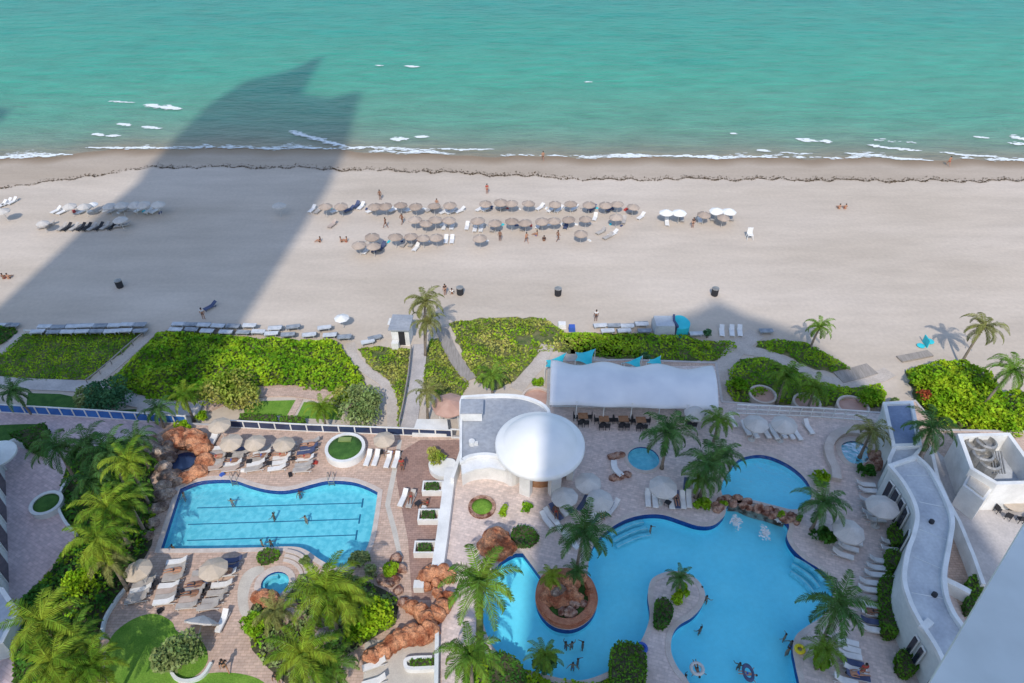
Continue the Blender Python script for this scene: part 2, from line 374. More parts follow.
def bushpts(rx, ry, h, n, z0=0, lumps=9, seed=0):
    r = np.random.default_rng(seed); P_ = []
    cs = []
    for i in range(lumps):
        a = r.uniform(0, 2 * math.pi); q = r.uniform(.15, .62); cs.append((rx * q * math.cos(a), ry * q * math.sin(a), z0 + h * r.uniform(.35, .72), r.uniform(.32, .5)))
    for k in range(n):
        c = cs[r.integers(lumps)]; d = r.normal(size=3); d /= np.linalg.norm(d); d[2] = abs(d[2]) * .9 - .15; q = c[3] * r.uniform(.72, 1.05)
        P_.append((c[0] + d[0] * rx * q, c[1] + d[1] * ry * q, c[2] + d[2] * h * q * .95))
    return np.array(P_)
def tree(u, v, rpx, h, m, label, name='broadleaf_tree', n=1500, size=.3, z=0, cat='tree', group=None, asp=1.0, seed=None, lumps=10):
    """crown centre seen at (u, v)"""
    zc = z + h * .6; x, y = at(u, v, zc); s = (F * math.sin(P) + (v - 341.5) * math.cos(P)) / (CH - zc); r = rpx / s
    t = thing(name, (x, y, z), label, cat, group)
    sd = seed if seed is not None else int(u * 7 + v)
    r_ = random.Random(sd); tb = MB()
    for k in range(4):
        a = r_.uniform(0, 6.28); tb.tube([(0, 0, 0), (.1 * math.cos(a) * r, .1 * math.sin(a) * r, h * .3), (.4 * r * math.cos(a), .4 * r * math.sin(a), h * .6)], [.09 + .03 * r, .07, .03], 6)
    tb.build('trunk', 'trunk', t)
    leafmesh('crown', bushpts(r, r * asp, h, n, 0, lumps, sd), size, m, t)
    return t
# palms ------------------------------------------------------------
def palmcrown(seed, nf=17, L=3.15, droop=1.12, wl=.50):
    r = random.Random(seed); vs = []; fs = []
    for i in range(nf):
        az = i * 2.399963 + r.uniform(-.2, .2); tier = i / nf
        el0 = R(80 - 82 * tier + r.uniform(-8, 8)); Lf = L * r.uniform(.82, 1.08) * (.8 + .2 * math.sin(math.pi * min(1, tier + .25)))
        ns = 15; p = Vector((0, 0, 0)); el = el0; path = []
        for k in range(ns + 1):
            path.append((p.copy(), el)); el -= droop * R(6.0 + 5 * k / ns) * (1.1 - .3 * abs(math.sin(el))); step = Lf / ns
            p = p + Vector((math.cos(el) * math.cos(az), math.cos(el) * math.sin(az), math.sin(el))) * step
        side = Vector((-math.sin(az), math.cos(az), 0))
        for k in range(ns):
            a, b = path[k][0], path[k + 1][0]; wd = .035 * (1 - k / ns) + .008; o = len(vs)
            vs += [a - side * wd, a + side * wd, b + side * wd, b - side * wd]; fs.append((o, o + 1, o + 2, o + 3))
            if k < 1: continue
            t = (b - a).normalized(); upv = side.cross(t); q = (k + .5) / ns; ll = wl * 1.02 * math.sin(math.pi * (q * .86 + .1)) ** .7
            for sgn in (-1, 1):
                for sub in (0., .5):
                    st = a.lerp(b, sub); d = (side * sgn * .82 + t * (.5 + .3 * q) - Vector((0, 0, 1)) * r.uniform(.15, .6)).normalized()
                    tip = st + d * ll * r.uniform(.85, 1.1); mid = st.lerp(tip, .5) + upv * .03; wl2 = t * .034 * L / 2.6
                    o = len(vs); vs += [st - wl2 * .5, st + wl2 * .6, mid + wl2, tip, mid - wl2]; fs.append((o, o + 1, o + 2, o + 3, o + 4))
    mb = MB(); mb.keep = 1; mb.add(vs, fs); return mb
PC = {}
def palm(u, v, h, m='palm_green', L=2.6, label='', z=0, lean=(0, 0), seed=None, trunk='trunk', tr=.16, name='palm_tree', nf=None, kids_=True):
    """palm whose crown heart is seen at (u, v), trunk of height h"""
    x, y = at(u, v, z + h); sd = seed if seed is not None else int(u + v) % 5
    key = (sd % 5, m, nf)
    bx, by = x - lean[0], y - lean[1]
    t = thing(name, (bx, by, z), label, 'palm tree', 'palms of the resort and beach')
    pts = [(lean[0] * q ** 1.6, lean[1] * q ** 1.6, h * q) for q in np.linspace(0, 1, 8)]
    MB().tube(pts, [tr * (1.45 if q == 0 else 1 - .35 * q / 7) for q in range(8)], 8).build('trunk', trunk, t, True)
    if key not in PC:
        mb = palmcrown(sd % 5 + 11, nf or (18 if m != 'palm_yellow_lit' else 20)); o = mb.build('crown', m, t); PC[key] = o
    else:
        o = PC[key].copy(); C.objects.link(o); o.parent = t
    o.location = (lean[0], lean[1], h); o.scale = (L * 1.08 / 2.6,) * 3; o.rotation_euler = (0, 0, (u * 1.7 + v) % 6.28)
    return t
# rocks ------------------------------------------------------------
def rocks(name, blobs, m, label, z=DZ, cat='rock formation', group=None):
    if label is None: cat = None
    """blobs: (u, v, radius m, height m)"""
    c0 = at(blobs[0][0], blobs[0][1], z); t = MB(); bm = bmesh.new()
    for i, (u, v, r, h) in enumerate(blobs):
        r *= .86
        x, y = at(u, v, z + h * .5); st = len(bm.verts); g = bmesh.ops.create_icosphere(bm, subdivisions=3, radius=1)
        for q in g['verts']:
            p = q.co.copy(); n1 = noise.noise(p * 1.3 + Vector((i * 7.1, x, y))) + .55 * noise.noise(p * 3.1 + Vector((i * 3, y, x))) + .3 * noise.noise(p * 7 + Vector((i, y, x)))
            p = p * (1 + .30 * n1); f = .85
            q.co = Vector((x - c0[0] + p.x * r, y - c0[1] + p.y * r * f, max(-.05, h * .35 + p.z * h * .65)))
    me = bpy.data.meshes.new(name); bm.to_mesh(me); bm.free(); me.materials.append(M[m])
    o = bpy.data.objects.new(name, me); C.objects.link(o); o.location = (c0[0], c0[1], z)
    return tag(o, label, cat, group)
# ------------------------------------------------------------------ terrain: beach and sea
US = [(-400, 160), (0, 158), (60, 156), (90, 151), (180, 148.5), (300, 149), (350, 151), (430, 155), (520, 156.5), (620, 158), (740, 158), (860, 158.5), (940, 160), (1024, 161), (1400, 162)]
sh = [at(u, v, -.3) for u, v in US]; shx = [p[0] for p in sh]; shy = [p[1] for p in sh]
def Ysh(x): return np.interp(x, shx, shy) + .35 * math.sin(x * .35) + .25 * math.sin(x * .83 + 1)
WR = [(-400, 195), (0, 187.5), (60, 181), (110, 173), (150, 168), (200, 167), (300, 168), (350, 170), (420, 171.5), (520, 176), (600, 180), (700, 179), (800, 180), (900, 181), (1024, 181), (1400, 182)]
wr = [at(u, v, 0) for u, v in WR]; wrx = [p[0] for p in wr]; wry = [p[1] for p in wr]
def Ywr(x): return np.interp(x, wrx, wry) + .3 * math.sin(x * .5) + .2 * math.sin(x * 1.3 + 2) + .22 * math.sin(x * 2.1)
gx = list(np.concatenate([[-6000, -1500, -500, -300], np.arange(-200, 200.1, 1.25), [300, 500, 1500, 6000]]))
gy = list(np.concatenate([[-6000, -800, -100, -30, 0, 20, 40, 55, 65, 75, 85, 92], np.arange(94, 135, .8), [150]]))
vs = []; wet = []
for y in gy:
    for x in gx:
        d = y - Ysh(x); z = 0.0
        if d > -9: z = -.3 * ((d + 9) / 9) ** 1.3 if d < 0 else -.3 - .06 * d
        if y > 62 and y < 105: z += .05 * noise.noise((x * .12, y * .2, 0)) * min(1, (y - 62) / 4, (105 - y) / 4)
        vs.append((x, y, z)); dw = y - Ywr(x); wet.append(min(1, max(0, (dw + .2) / .5)) * .35 + min(1, max(0, (d + 3.6) / 2.6)) * .65)
nx = len(gx); fs = [(j * nx + i, j * nx + i + 1, (j + 1) * nx + i + 1, (j + 1) * nx + i) for j in range(len(gy) - 1) for i in range(nx - 1)]
m = mat('sand', (.50, .425, .35), .95, (.575, .495, .42), .055, 6, stretch=(.5, 1.4, 1), fine=.0)
n = m.node_tree.nodes; l = m.node_tree.links; b = n['Principled BSDF']; src = b.inputs['Base Color'].links[0].from_socket
ge = n.new('ShaderNodeNewGeometry')
def nmul(src, scale, amt, stretch=None, det=4):
    nz = n.new('ShaderNodeTexNoise'); nz.inputs['Scale'].default_value = scale; nz.inputs['Detail'].default_value = det
    mp = n.new('ShaderNodeMapping'); l.new(ge.outputs['Position'], mp.inputs[0]); l.new(mp.outputs[0], nz.inputs['Vector'])
    if stretch: mp.inputs['Scale'].default_value = stretch
    mr = n.new('ShaderNodeMapRange'); mr.inputs['From Min'].default_value = .3; mr.inputs['From Max'].default_value = .7; mr.inputs['To Min'].default_value = 1 - amt; mr.inputs['To Max'].default_value = 1 + amt
    l.new(nz.outputs[0], mr.inputs[0]); mx = n.new('ShaderNodeMixRGB'); mx.blend_type = 'MULTIPLY'; mx.inputs[0].default_value = 1
    l.new(src, mx.inputs[1]); l.new(mr.outputs[0], mx.inputs[2]); return mx.outputs[0]
src = nmul(src, .5, .06, (.25, 1, 1)); src = nmul(src, 2.2, .05, None, 6); src = nmul(src, .12, .05, (.3, 1.6, 1), 6)
at_ = n.new('ShaderNodeAttribute'); at_.attribute_name = 'wet'
mx = n.new('ShaderNodeMixRGB'); l.new(at_.outputs['Fac'], mx.inputs[0]); l.new(src, mx.inputs[1]); mx.inputs[2].default_value = (.27, .185, .11, 1)
l.new(mx.outputs[0], b.inputs['Base Color'])
mr = n.new('ShaderNodeMapRange'); mr.inputs['To Min'].default_value = .95; mr.inputs['To Max'].default_value = .45; l.new(at_.outputs['Fac'], mr.inputs[0]); l.new(mr.outputs[0], b.inputs['Roughness'])
nz = n.new('ShaderNodeTexNoise'); nz.inputs['Scale'].default_value = 1.6; nz.inputs['Detail'].default_value = 6; l.new(ge.outputs['Position'], nz.inputs['Vector'])
bp = n.new('ShaderNodeBump'); bp.inputs['Distance'].default_value = .05; l.new(nz.outputs[0], bp.inputs['Height']); l.new(bp.outputs[0], b.inputs['Normal'])
M['sand'] = m
mb = MB(); mb.add(vs, fs); mb.keep = 1; o = mb.build('ground', 'sand', None, True); tag(o, kind='structure')
o.data.attributes.new('wet', 'FLOAT', 'POINT').data.foreach_set('value', wet)
# sea
gx2 = list(np.concatenate([[-9000, -2500, -900, -400], np.arange(-240, 240.1, 2.5), [400, 900, 2500, 9000]]))
gy2 = list(np.concatenate([np.arange(108, 135, 1.0), np.arange(135, 260, 2.5), [300, 400, 700, 1500, 4000, 12000]]))
vs = []; dep = []
for y in gy2:
    for x in gx2:
        d = y - Ysh(x); amp = min(1, max(0, (d - 2) / 12)) * (1 if y < 260 else 0)
        vs.append((x, y, -.3 + amp * (.16 * noise.noise((x * .05, y * .22, 1)) + .05 * noise.noise((x * .2, y * .6, 4))))); dep.append(d)
nx = len(gx2); fs = [(j * nx + i, j * nx + i + 1, (j + 1) * nx + i + 1, (j + 1) * nx + i) for j in range(len(gy2) - 1) for i in range(nx - 1)]
m = bpy.data.materials.new('sea'); m.use_nodes = True; n = m.node_tree.nodes; l = m.node_tree.links; b = n['Principled BSDF']
b.inputs['Roughness'].default_value = .32; b.inputs['IOR'].default_value = 1.33; b.inputs['Specular IOR Level'].default_value = .35
at_ = n.new('ShaderNodeAttribute'); at_.attribute_name = 'depth'; ge = n.new('ShaderNodeNewGeometry')
# wobble the depth contour with sandbars
mp = n.new('ShaderNodeMapping'); mp.inputs['Scale'].default_value = (.014, .085, 1); l.new(ge.outputs['Position'], mp.inputs[0])
nz = n.new('ShaderNodeTexNoise'); nz.inputs['Scale'].default_value = 1; nz.inputs['Detail'].default_value = 5; l.new(mp.outputs[0], nz.inputs['Vector'])
mm = n.new('ShaderNodeMath'); mm.operation = 'MULTIPLY_ADD'; mm.inputs[1].default_value = 56; l.new(nz.outputs[0], mm.inputs[0])
sb = n.new('ShaderNodeMath'); sb.operation = 'SUBTRACT'; l.new(at_.outputs['Fac'], mm.inputs[2]); l.new(mm.outputs[0], sb.inputs[0]); sb.inputs[1].default_value = 28
mr = n.new('ShaderNodeMapRange'); mr.inputs['From Min'].default_value = 0; mr.inputs['From Max'].default_value = 120; l.new(sb.outputs[0], mr.inputs[0])
# near the shore use the true depth
mr0 = n.new('ShaderNodeMapRange'); mr0.inputs['From Min'].default_value = 0; mr0.inputs['From Max'].default_value = 120; l.new(at_.outputs['Fac'], mr0.inputs[0])
mr1 = n.new('ShaderNodeMapRange'); mr1.inputs['From Min'].default_value = 8; mr1.inputs['From Max'].default_value = 48; l.new(at_.outputs['Fac'], mr1.inputs[0])
mf = n.new('ShaderNodeMix'); l.new(mr1.outputs[0], mf.inputs[0]); l.new(mr0.outputs[0], mf.inputs[2]); l.new(mr.outputs[0], mf.inputs[3])
rp = n.new('ShaderNodeValToRGB'); l.new(mf.outputs[0], rp.inputs[0]); e = rp.color_ramp
for pos, col in ((0, (.26, .225, .165)), (.02, (.22, .23, .175)), (.05, (.165, .255, .195)), (.12, (.10, .30, .215)), (.3, (.05, .32, .225)), (.6, (.024, .285, .215)), (1, (.014, .235, .205))):
    q = e.elements.new(pos); q.color = (*col, 1)
while True:
    bad = [i for i, x in enumerate(e.elements) if abs(x.color[0] - x.color[1]) < 1e-4]
    if not bad: break
    e.elements.remove(e.elements[bad[0]])
mp2 = n.new('ShaderNodeMapping'); mp2.inputs['Scale'].default_value = (.13, .42, 1); mp2.inputs['Rotation'].default_value[2] = .2; l.new(ge.outputs['Position'], mp2.inputs[0])
nz2 = n.new('ShaderNodeTexNoise'); nz2.inputs['Scale'].default_value = 1; nz2.inputs['Detail'].default_value = 7; nz2.inputs['Roughness'].default_value = .62; l.new(mp2.outputs[0], nz2.inputs['Vector'])
mr2 = n.new('ShaderNodeMapRange'); mr2.inputs['From Min'].default_value = .3; mr2.inputs['From Max'].default_value = .7; mr2.inputs['To Min'].default_value = .80; mr2.inputs['To Max'].default_value = 1.17; l.new(nz2.outputs[0], mr2.inputs[0])
mx = n.new('ShaderNodeMixRGB'); mx.blend_type = 'MULTIPLY'; mx.inputs[0].default_value = 1; l.new(rp.outputs[0], mx.inputs[1]); l.new(mr2.outputs[0], mx.inputs[2]); l.new(mx.outputs[0], b.inputs['Base Color'])
bp = n.new('ShaderNodeBump'); bp.inputs['Distance'].default_value = .9; l.new(nz2.outputs[0], bp.inputs['Height'])
nz3 = n.new('ShaderNodeTexNoise'); nz3.inputs['Scale'].default_value = .9; nz3.inputs['Detail'].default_value = 6
mp3 = n.new('ShaderNodeMapping'); mp3.inputs['Scale'].default_value = (.5, 1.3, 1); l.new(ge.outputs['Position'], mp3.inputs[0]); l.new(mp3.outputs[0], nz3.inputs['Vector'])
bp2 = n.new('ShaderNodeBump'); bp2.inputs['Distance'].default_value = .35; l.new(nz3.outputs[0], bp2.inputs['Height']); l.new(bp.outputs[0], bp2.inputs['Normal']); l.new(bp2.outputs[0], b.inputs['Normal'])
M['sea'] = m
mb = MB(); mb.add(vs, fs); mb.keep = 1; o = mb.build('sea', 'sea', None, True); tag(o, kind='structure')
o.data.attributes.new('depth', 'FLOAT', 'POINT').data.foreach_set('value', dep)
# foam: broken lines along the shore and small breaking crests
fv = MB(); fv.keep = 1
def foamline(u0, v0, u1, v1, th, dens=1.0, wob=.5):
    a = at(u0, v0, -.25); b_ = at(u1, v1, -.25); Lg = math.dist(a, b_); n_ = max(4, int(Lg * 5 * dens)); sd = random.random() * 50
    for k in range(n_):
        t = random.random(); env = math.sin(math.pi * t) ** .5; x = a[0] + (b_[0] - a[0]) * t; yy = a[1] + (b_[1] - a[1]) * t + wob * noise.noise((x * .4, sd, 0)) + .25 * wob * noise.noise((x * 1.7, sd, 0))
        y = yy + random.gauss(0, .5) * th * env; r = random.uniform(.12, .42) * (.5 + .5 * env); q = random.randint(5, 7); ph = random.random() * 6; st = random.uniform(1.2, 2.6)
        zb = -.2 + .02 * random.random()
        fv.add([(x + r * st * math.cos(ph + 6.283 * j / q) * random.uniform(.6, 1), y + r * .5 * math.sin(ph + 6.283 * j / q), zb) for j in range(q)], [tuple(range(q))])
for a in [(0, 157, 72, 155, .5, 2), (-60, 158, 30, 158, .5, 2), (86, 148, 172, 148, .35, 1.5), (170, 147, 290, 149, .25, .6), (289, 131, 310, 137, .8, 3), (305, 136, 345, 147, .9, 3), (345, 147, 365, 148, .6, 2), (290, 148, 360, 149, .25, .7),
          (365, 147, 430, 150, .6, 2), (430, 149, 492, 150, .3, 1.4), (380, 151, 440, 153, .3, .8), (500, 155, 612, 157, .25, .5), (610, 155, 650, 156, .5, 3), (650, 156, 735, 157, .4, 2.4), (735, 157, 850, 158, .2, .5), (845, 153, 880, 155, .3, 1.5), (880, 157, 932, 161, .3, 1.5),
          (940, 153, 1000, 158, .35, 2.5), (1000, 159, 1040, 160, .3, 1), (145, 105, 162, 107, .8, 6), (160, 107, 181, 109, .8, 7), (118, 124, 131, 125, .6, 5), (142, 127, 161, 128, .5, 5), (92, 135, 103, 136, .5, 5), (107, 136, 120, 136, .5, 4), (110, 101, 135, 103, .3, 1.3),
          (405, 66, 419, 67, .4, 5), (376, 65, 383, 66, .3, 3), (392, 139, 408, 139, .8, 6), (416, 137, 428, 137, .6, 5), (797, 139, 816, 141, .7, 6), (820, 141, 831, 142, .5, 5), (868, 145, 890, 149, .5, 4), (890, 149, 920, 151, .5, 3), (874, 140, 915, 143, .9, .7),
          (974, 137, 988, 138, .4, 3), (1010, 137, 1030, 140, .8, 4), (1008, 143, 1030, 145, .7, 2), (730, 133, 736, 134, .3, 3), (757, 150, 768, 151, .4, 4), (780, 153, 815, 154, .25, 1), (585, 82, 592, 82, .2, 1.5)]:
    foamline(*a)
for k in range(5200):
    x = random.uniform(-125, 125); e_ = noise.noise((x * .09, 3, 8)) + .5 * noise.noise((x * .4, 1, 8))
    if e_ < .02 + random.uniform(-.12, .12): continue
    y = Ysh(x) + .25 + 1.1 * noise.noise((x * .12, 8, 1)) + random.gauss(0, .22) + (random.random() ** 3) * 3.2 * max(0, e_); rr_ = random.uniform(.06, .22); st = random.uniform(1.5, 3.5)
    fv.add([(x + rr_ * st * math.cos(6.283 * j / 5), y + rr_ * .5 * math.sin(6.283 * j / 5), -.2 + .015 * random.random()) for j in range(5)], [(0, 1, 2, 3, 4)])
tag(fv.build('sea_foam', 'foam'), 'broken white foam lines and small breaking crests along the turquoise shallows', 'sea foam', kind='stuff')
# seaweed wrack line
px = rng.uniform(-110, 110, 9000); env = np.array([.35 + .65 * max(0, noise.noise((x * .15, 5, 5)) + .5) for x in px]); k = rng.random(9000) < env
k &= ~((px < -30) & (rng.random(9000) < .35)); px = px[k]
py = np.array([Ywr(x) for x in px]) + rng.normal(size=len(px)) * .12 + np.where(rng.random(len(px)) < .28, rng.random(len(px)) * 1.1, 0)
tag(leafmesh('seaweed', np.stack([px, py, np.full(len(px), .0) - .03 * np.clip(py - 100, 0, 9) * 0 + .05], 1), .27, 'weed', up=2.5, aspect=.5), 'dark brown line of washed up seaweed along the wet sand', 'seaweed', kind='stuff')
# ------------------------------------------------------------------ towers that throw the big shadows (they stand behind the camera)
def tower(name, shadow, yp, depth, mat_, label, cat='building'):
    """silhouette given as its shadow on the ground (world x, y); the wall stands at y = yp"""
    prof = []
    for X, Y in shadow:
        t = (Y - yp) / math.cos(AZ); prof.append((X - math.sin(AZ) * t, t * math.tan(EL)))
    x0, x1 = prof[0][0], prof[-1][0]
    prof = [(x0, 0)] + prof + [(x1, 0)]
    n_ = len(prof); vs_ = [(x, yp, z) for x, z in prof] + [(x, yp - depth, z) for x, z in prof]
    tr = tessellate_polygon([[Vector((x, z, 0)) for x, z in prof]])
    fs_ = [tuple(t) for t in tr] + [tuple(i + n_ for i in t)[::-1] for t in tr] + [(i, (i + 1) % n_, (i + 1) % n_ + n_, i + n_) for i in range(n_)]
    t = thing(name, (0, 0, 0), label, cat); mb = MB(); mb.add(vs_, fs_).build('wall', mat_, t)
    xa, xb = min(x0, x1), max(x0, x1); top = max(z for x, z in prof); k = 0
    for z in np.arange(6, top * .8, 4.2):
        mb = MB(); mb.box(((xa + xb) / 2, yp + .35, z), (abs(xb - xa) * .86, .7, .25)); mb.build('balcony', 'white2', t)
        MB().box(((xa + xb) / 2, yp + .02, z + 1.6), (abs(xb - xa) * .8, .08, 2.0)).build('window', 'window', t); k += 1
    return t
shA = [(0, 305), (100, 213), (160, 164), (176, 135), (208, 103), (245, 80), (290, 69), (324, 53), (311, 76), (302, 93), (330, 97), (361, 90), (345, 150)]
gA = ats(shA)
# left and right edges run along the sun direction: complete them down to the foot of the tower
tower('tall_tower', [(gA[0][0], gA[0][1])] + gA[1:], -55, 14, 'white2', 'tall pale tower with notched roofline standing behind the left of the pool deck')
tower('slender_tower', [(-146, 60), (-144, 118), (-122, 134), (-108, 140), (-95.5, 135), (-94.5, 118)], -55, 14, 'white2', 'slender pale tower far to the left behind the resort')
shB = [(552, 372), (565, 352), (590, 342), (612, 335), (640, 323), (668, 318), (692, 313), (705, 306), (712, 303), (716, 298), (720, 303), (730, 306), (744, 314), (770, 322), (795, 331), (815, 345), (852, 372), (880, 398)]
gB = [(1.5, 34.)] + ats(shB) + [(40.0, 49.)]
tb_ = tower('hotel_tower', gB, -75, 16, 'white2', 'pale hotel tower with pointed roof rising over the pool deck')
# balcony slab of that tower, seen at the lower right corner of the photograph
zB = 46.0
wing = thing('hotel_wing', (0, 0, 0), 'pale hotel wing whose wide balcony slab fills the lower right corner', 'building')
MB().box((12, -14, 23.6), (9, 13.6, 47.2)).build('wall', 'white2', wing)
for z in np.arange(5, 44, 3.6): MB().box((12, -7.1, z), (7, .2, 2)).build('window', 'window', wing)
e1 = at(1024, 525, zB); e2 = at(930, 683, zB); dx, dy = e1[0] - e2[0], e1[1] - e2[1]
pA = (e2[0] - dx * 6.2, e2[1] - dy * 6.2); pB = (e1[0] + dx * 2.2, e1[1] + dy * 2.2)
pA = (e2[0] - dx * 1.9, e2[1] - dy * 1.9)
MB().prism([pA, pB, (pB[0] + 10, pB[1] - 4), (pB[0] + 10, -7), (pA[0] - .5, -7)], zB - .22, zB).build('balcony_slab', 'white2', wing)

# ------------------------------------------------------------------ pools
LAP = [(160.5, 549), (180, 488.5), (198, 481.5), (216, 479.5), (234, 480), (249.5, 485), (265, 489), (281, 490.5), (296, 488.5), (312, 484), (329, 480.5), (351, 481.5), (366, 486), (378, 492), (375, 514), (370, 540), (362, 556), (350, 566), (335, 567), (320, 560), (306, 550.5), (292, 547), (257, 548), (200, 549)]
BIG = [(516, 553), (503, 560), (492, 572), (484, 590), (481, 610), (486, 633), (496, 651), (515, 666), (545, 675), (580, 681), (612, 670), (630, 655), (640.5, 642), (647, 628), (650, 614), (648, 596), (651, 581), (661, 574), (675, 571.5), (688, 574.5), (699, 582), (705, 595), (701, 607), (692, 617), (679, 625), (672, 636), (671, 652), (677, 667), (685, 677), (694, 690), (712, 708), (745, 718), (780, 710), (799, 692), (796, 667), (793, 650), (796, 636), (808, 626), (824, 615), (833, 598), (832, 581), (820, 569), (803, 558), (792, 547), (787, 536), (789, 524), (776, 515), (750, 506), (729, 504), (724, 516), (713, 525), (698, 525.5), (682, 520.5), (665, 515), (649, 514), (632, 517), (618, 523), (605, 532), (595, 543), (590, 554), (588, 566), (588, 577), (595, 590), (597, 605), (589, 620), (573, 629), (555, 627), (542, 616), (536, 601), (538, 586), (541, 577), (532, 565), (523, 553)]
UPP = [(726, 499), (721, 487), (728, 472), (738, 460), (753, 455), (769, 456), (786, 463), (800, 473), (809, 484), (812, 495), (806, 505), (794, 510), (775, 506), (750, 500)]
def ell_px(u, v, ru, n=10):
    s = (F * math.sin(P) + (v - 341.5) * math.cos(P)) / (CH - DZ); c = at(u, v, DZ); return ellipse(c, ru / s, ru / s, 24)
lap = [at(u, v, DZ) for u, v in LAP]; cor = {0, 1}
def smooth_c(pts, hard, n=5):
    out = []; k = len(pts)
    for i in range(k):
        p0, p1, p2, p3 = [np.array(pts[(i + j) % k], float) for j in (-1, 0, 1, 2)]
        if i in hard: p0 = p1
        if (i + 1) % k in hard: p3 = p2
        if i in hard and (i + 1) % k in hard: out.append(tuple(p1)); continue
        for t in np.arange(n) / n:
            out.append(tuple(.5 * ((2 * p1) + (-p0 + p2) * t + (2 * p0 - 5 * p1 + 4 * p2 - p3) * t ** 2 + (-p0 + 3 * p1 - 3 * p2 + p3) * t ** 3)))
    return out
OUT = {'lap': smooth_c(lap, {0, 1, 13, 23}), 'big': smooth_c(ats(BIG, DZ), {0, len(BIG) - 1, len(BIG) - 3}), 'upper': smooth(ats(UPP, DZ), 5),
       'tubL': ell_px(275, 583.5, 14), 'tubC': ell_px(643.5, 458.5, 16), 'tubR': smooth(ats([(841, 446), (850, 441), (862, 443), (871, 452), (866, 462), (854, 464), (845, 458)], DZ), 5)}
def pool(key, label, depth, floor, wat, tw=.33, name='swimming_pool', cop=.42, cat='swimming pool', copmat='coping'):
    pts = OUT[key]; c = (sum(p[0] for p in pts) / len(pts), sum(p[1] for p in pts) / len(pts)); lp = [(a - c[0], b - c[1]) for a, b in pts]
    area = sum(lp[i][0] * lp[(i + 1) % len(lp)][1] - lp[(i + 1) % len(lp)][0] * lp[i][1] for i in range(len(lp)))
    if area < 0: lp = lp[::-1]
    t = thing(name, (c[0], c[1], DZ), label, cat)
    MB().prism(lp, None, -depth).build('pool_floor', floor, t)
    mb = MB(); n_ = len(lp)
    mb.add([(x, y, .0) for x, y in lp] + [(x, y, -tw) for x, y in lp], [(i, (i + 1) % n_, (i + 1) % n_ + n_, i + n_) for i in range(n_)]).build('waterline_tiles', 'tile', t)
    mb = MB(); mb.add([(x, y, -tw) for x, y in lp] + [(x, y, -depth) for x, y in lp], [(i, (i + 1) % n_, (i + 1) % n_ + n_, i + n_) for i in range(n_)]).build('pool_wall', floor, t)
    MB().ribbon(lp, cop, -.02, .045, True, -cop / 2 + .02).build('coping', copmat, t)
    MB().prism(lp, None, -.10).build('water', wat, t)
    return t
lp_ = pool('lap', 'long turquoise lap pool with dark lane lines and a wavy far edge', 1.05, 'poolfloor', 'water_lap', .55)
bp_ = pool('big', 'large free form pool wrapping round a rock island and a paved peninsula', 1.05, 'poolfloor_b', 'water_big', .62)
up_ = pool('upper', 'small rounded upper pool behind the rock bridge', 1.05, 'poolfloor_b', 'water_big', .5)
tl_ = pool('tubL', 'round hot tub set in paving beside the orange rock arch below the lap pool', .8, 'poolfloor', 'water_lap', .25, 'hot_tub', .5, 'hot tub')
tc_ = pool('tubC', 'round hot tub in the shaded terrace left of the palms, near the restaurant tables', .8, 'poolfloor', 'water_big', .2, 'hot_tub', .35, 'hot tub')
tr_ = pool('tubR', 'small plunge pool under the olive palm beside the blue flat roof', .7, 'poolfloor', 'water_big', .1, 'plunge_pool', .5, 'plunge pool')
# lane lines on the floor of the lap pool
fz = DZ - 1.05
for (a, b_) in (((197, 508), (362.5, 503)), ((188, 524.5), (359.6, 519)), ((187, 540.5), (356.5, 535))):
    p, q = at(a[0], a[1], fz), at(b_[0], b_[1], fz)
    mb = MB(); mb.ribbon([p, q], .10, fz + .002, fz + .012); d = Vector((q[0] - p[0], q[1] - p[1])).normalized(); nn = Vector((-d.y, d.x)) * .5
    mb.ribbon([(q[0] - nn.x, q[1] - nn.y), (q[0] + nn.x, q[1] + nn.y)], .14, fz + .003, fz + .015)
    o = mb.build('lane_line', 'line', lp_); o.location = -lp_.location
# steps
def steps(parent, arcs, wd=.32, dark=True):
    for i, pts in enumerate(arcs):
        z = DZ - .28 - .2 * i; o = MB().ribbon(smooth_open(ats(pts, DZ), 4), wd, z - .25, z).build('step', 'poolfloor', parent); o.location = -parent.location
        o = MB().ribbon(smooth_open(ats(pts, DZ), 4), .05, z, z + .006, side=-wd / 2 + .03).build('step_edge', 'white', parent); o.location = -parent.location
steps(bp_, [[(611, 532), (620, 527), (634, 521), (644, 519)], [(614, 537), (625, 531), (637, 526), (648, 524)], [(617, 541), (630, 535), (640, 531), (651, 529)]])
steps(bp_, [[(795, 556), (806, 562), (817, 570), (824, 579)][::-1], [(793, 561), (803, 567), (813, 575), (820, 584)][::-1], [(792, 567), (800, 572), (809, 580), (815, 588)][::-1]])
steps(tl_, [[(263, 590), (262, 582), (268, 576), (277, 574)][::-1]], .3)
# ladders
def ladder(u, v, parent_lbl, rz=0):
    x, y = at(u, v, DZ); t = thing('pool_ladder', (x, y, DZ), parent_lbl, 'pool ladder', 'steel ladders of the lap pool', rz)
    for s in (-1, 1):
        MB().tube([(s * .25, .45, 0), (s * .25, .42, .6), (s * .25, .2, .8), (s * .25, -.05, .6), (s * .25, -.1, -.7)], .035, 6).build('rail', 'metal', t, True)
    for z in (-.25, -.5): MB().box((0, -.1, z), (.5, .1, .03)).build('rung', 'metal', t)
ladder(234, 480, 'steel pool ladder on the far edge of the lap pool, left one of two'); ladder(331, 480, 'steel pool ladder on the far edge of the lap pool, right one of two')
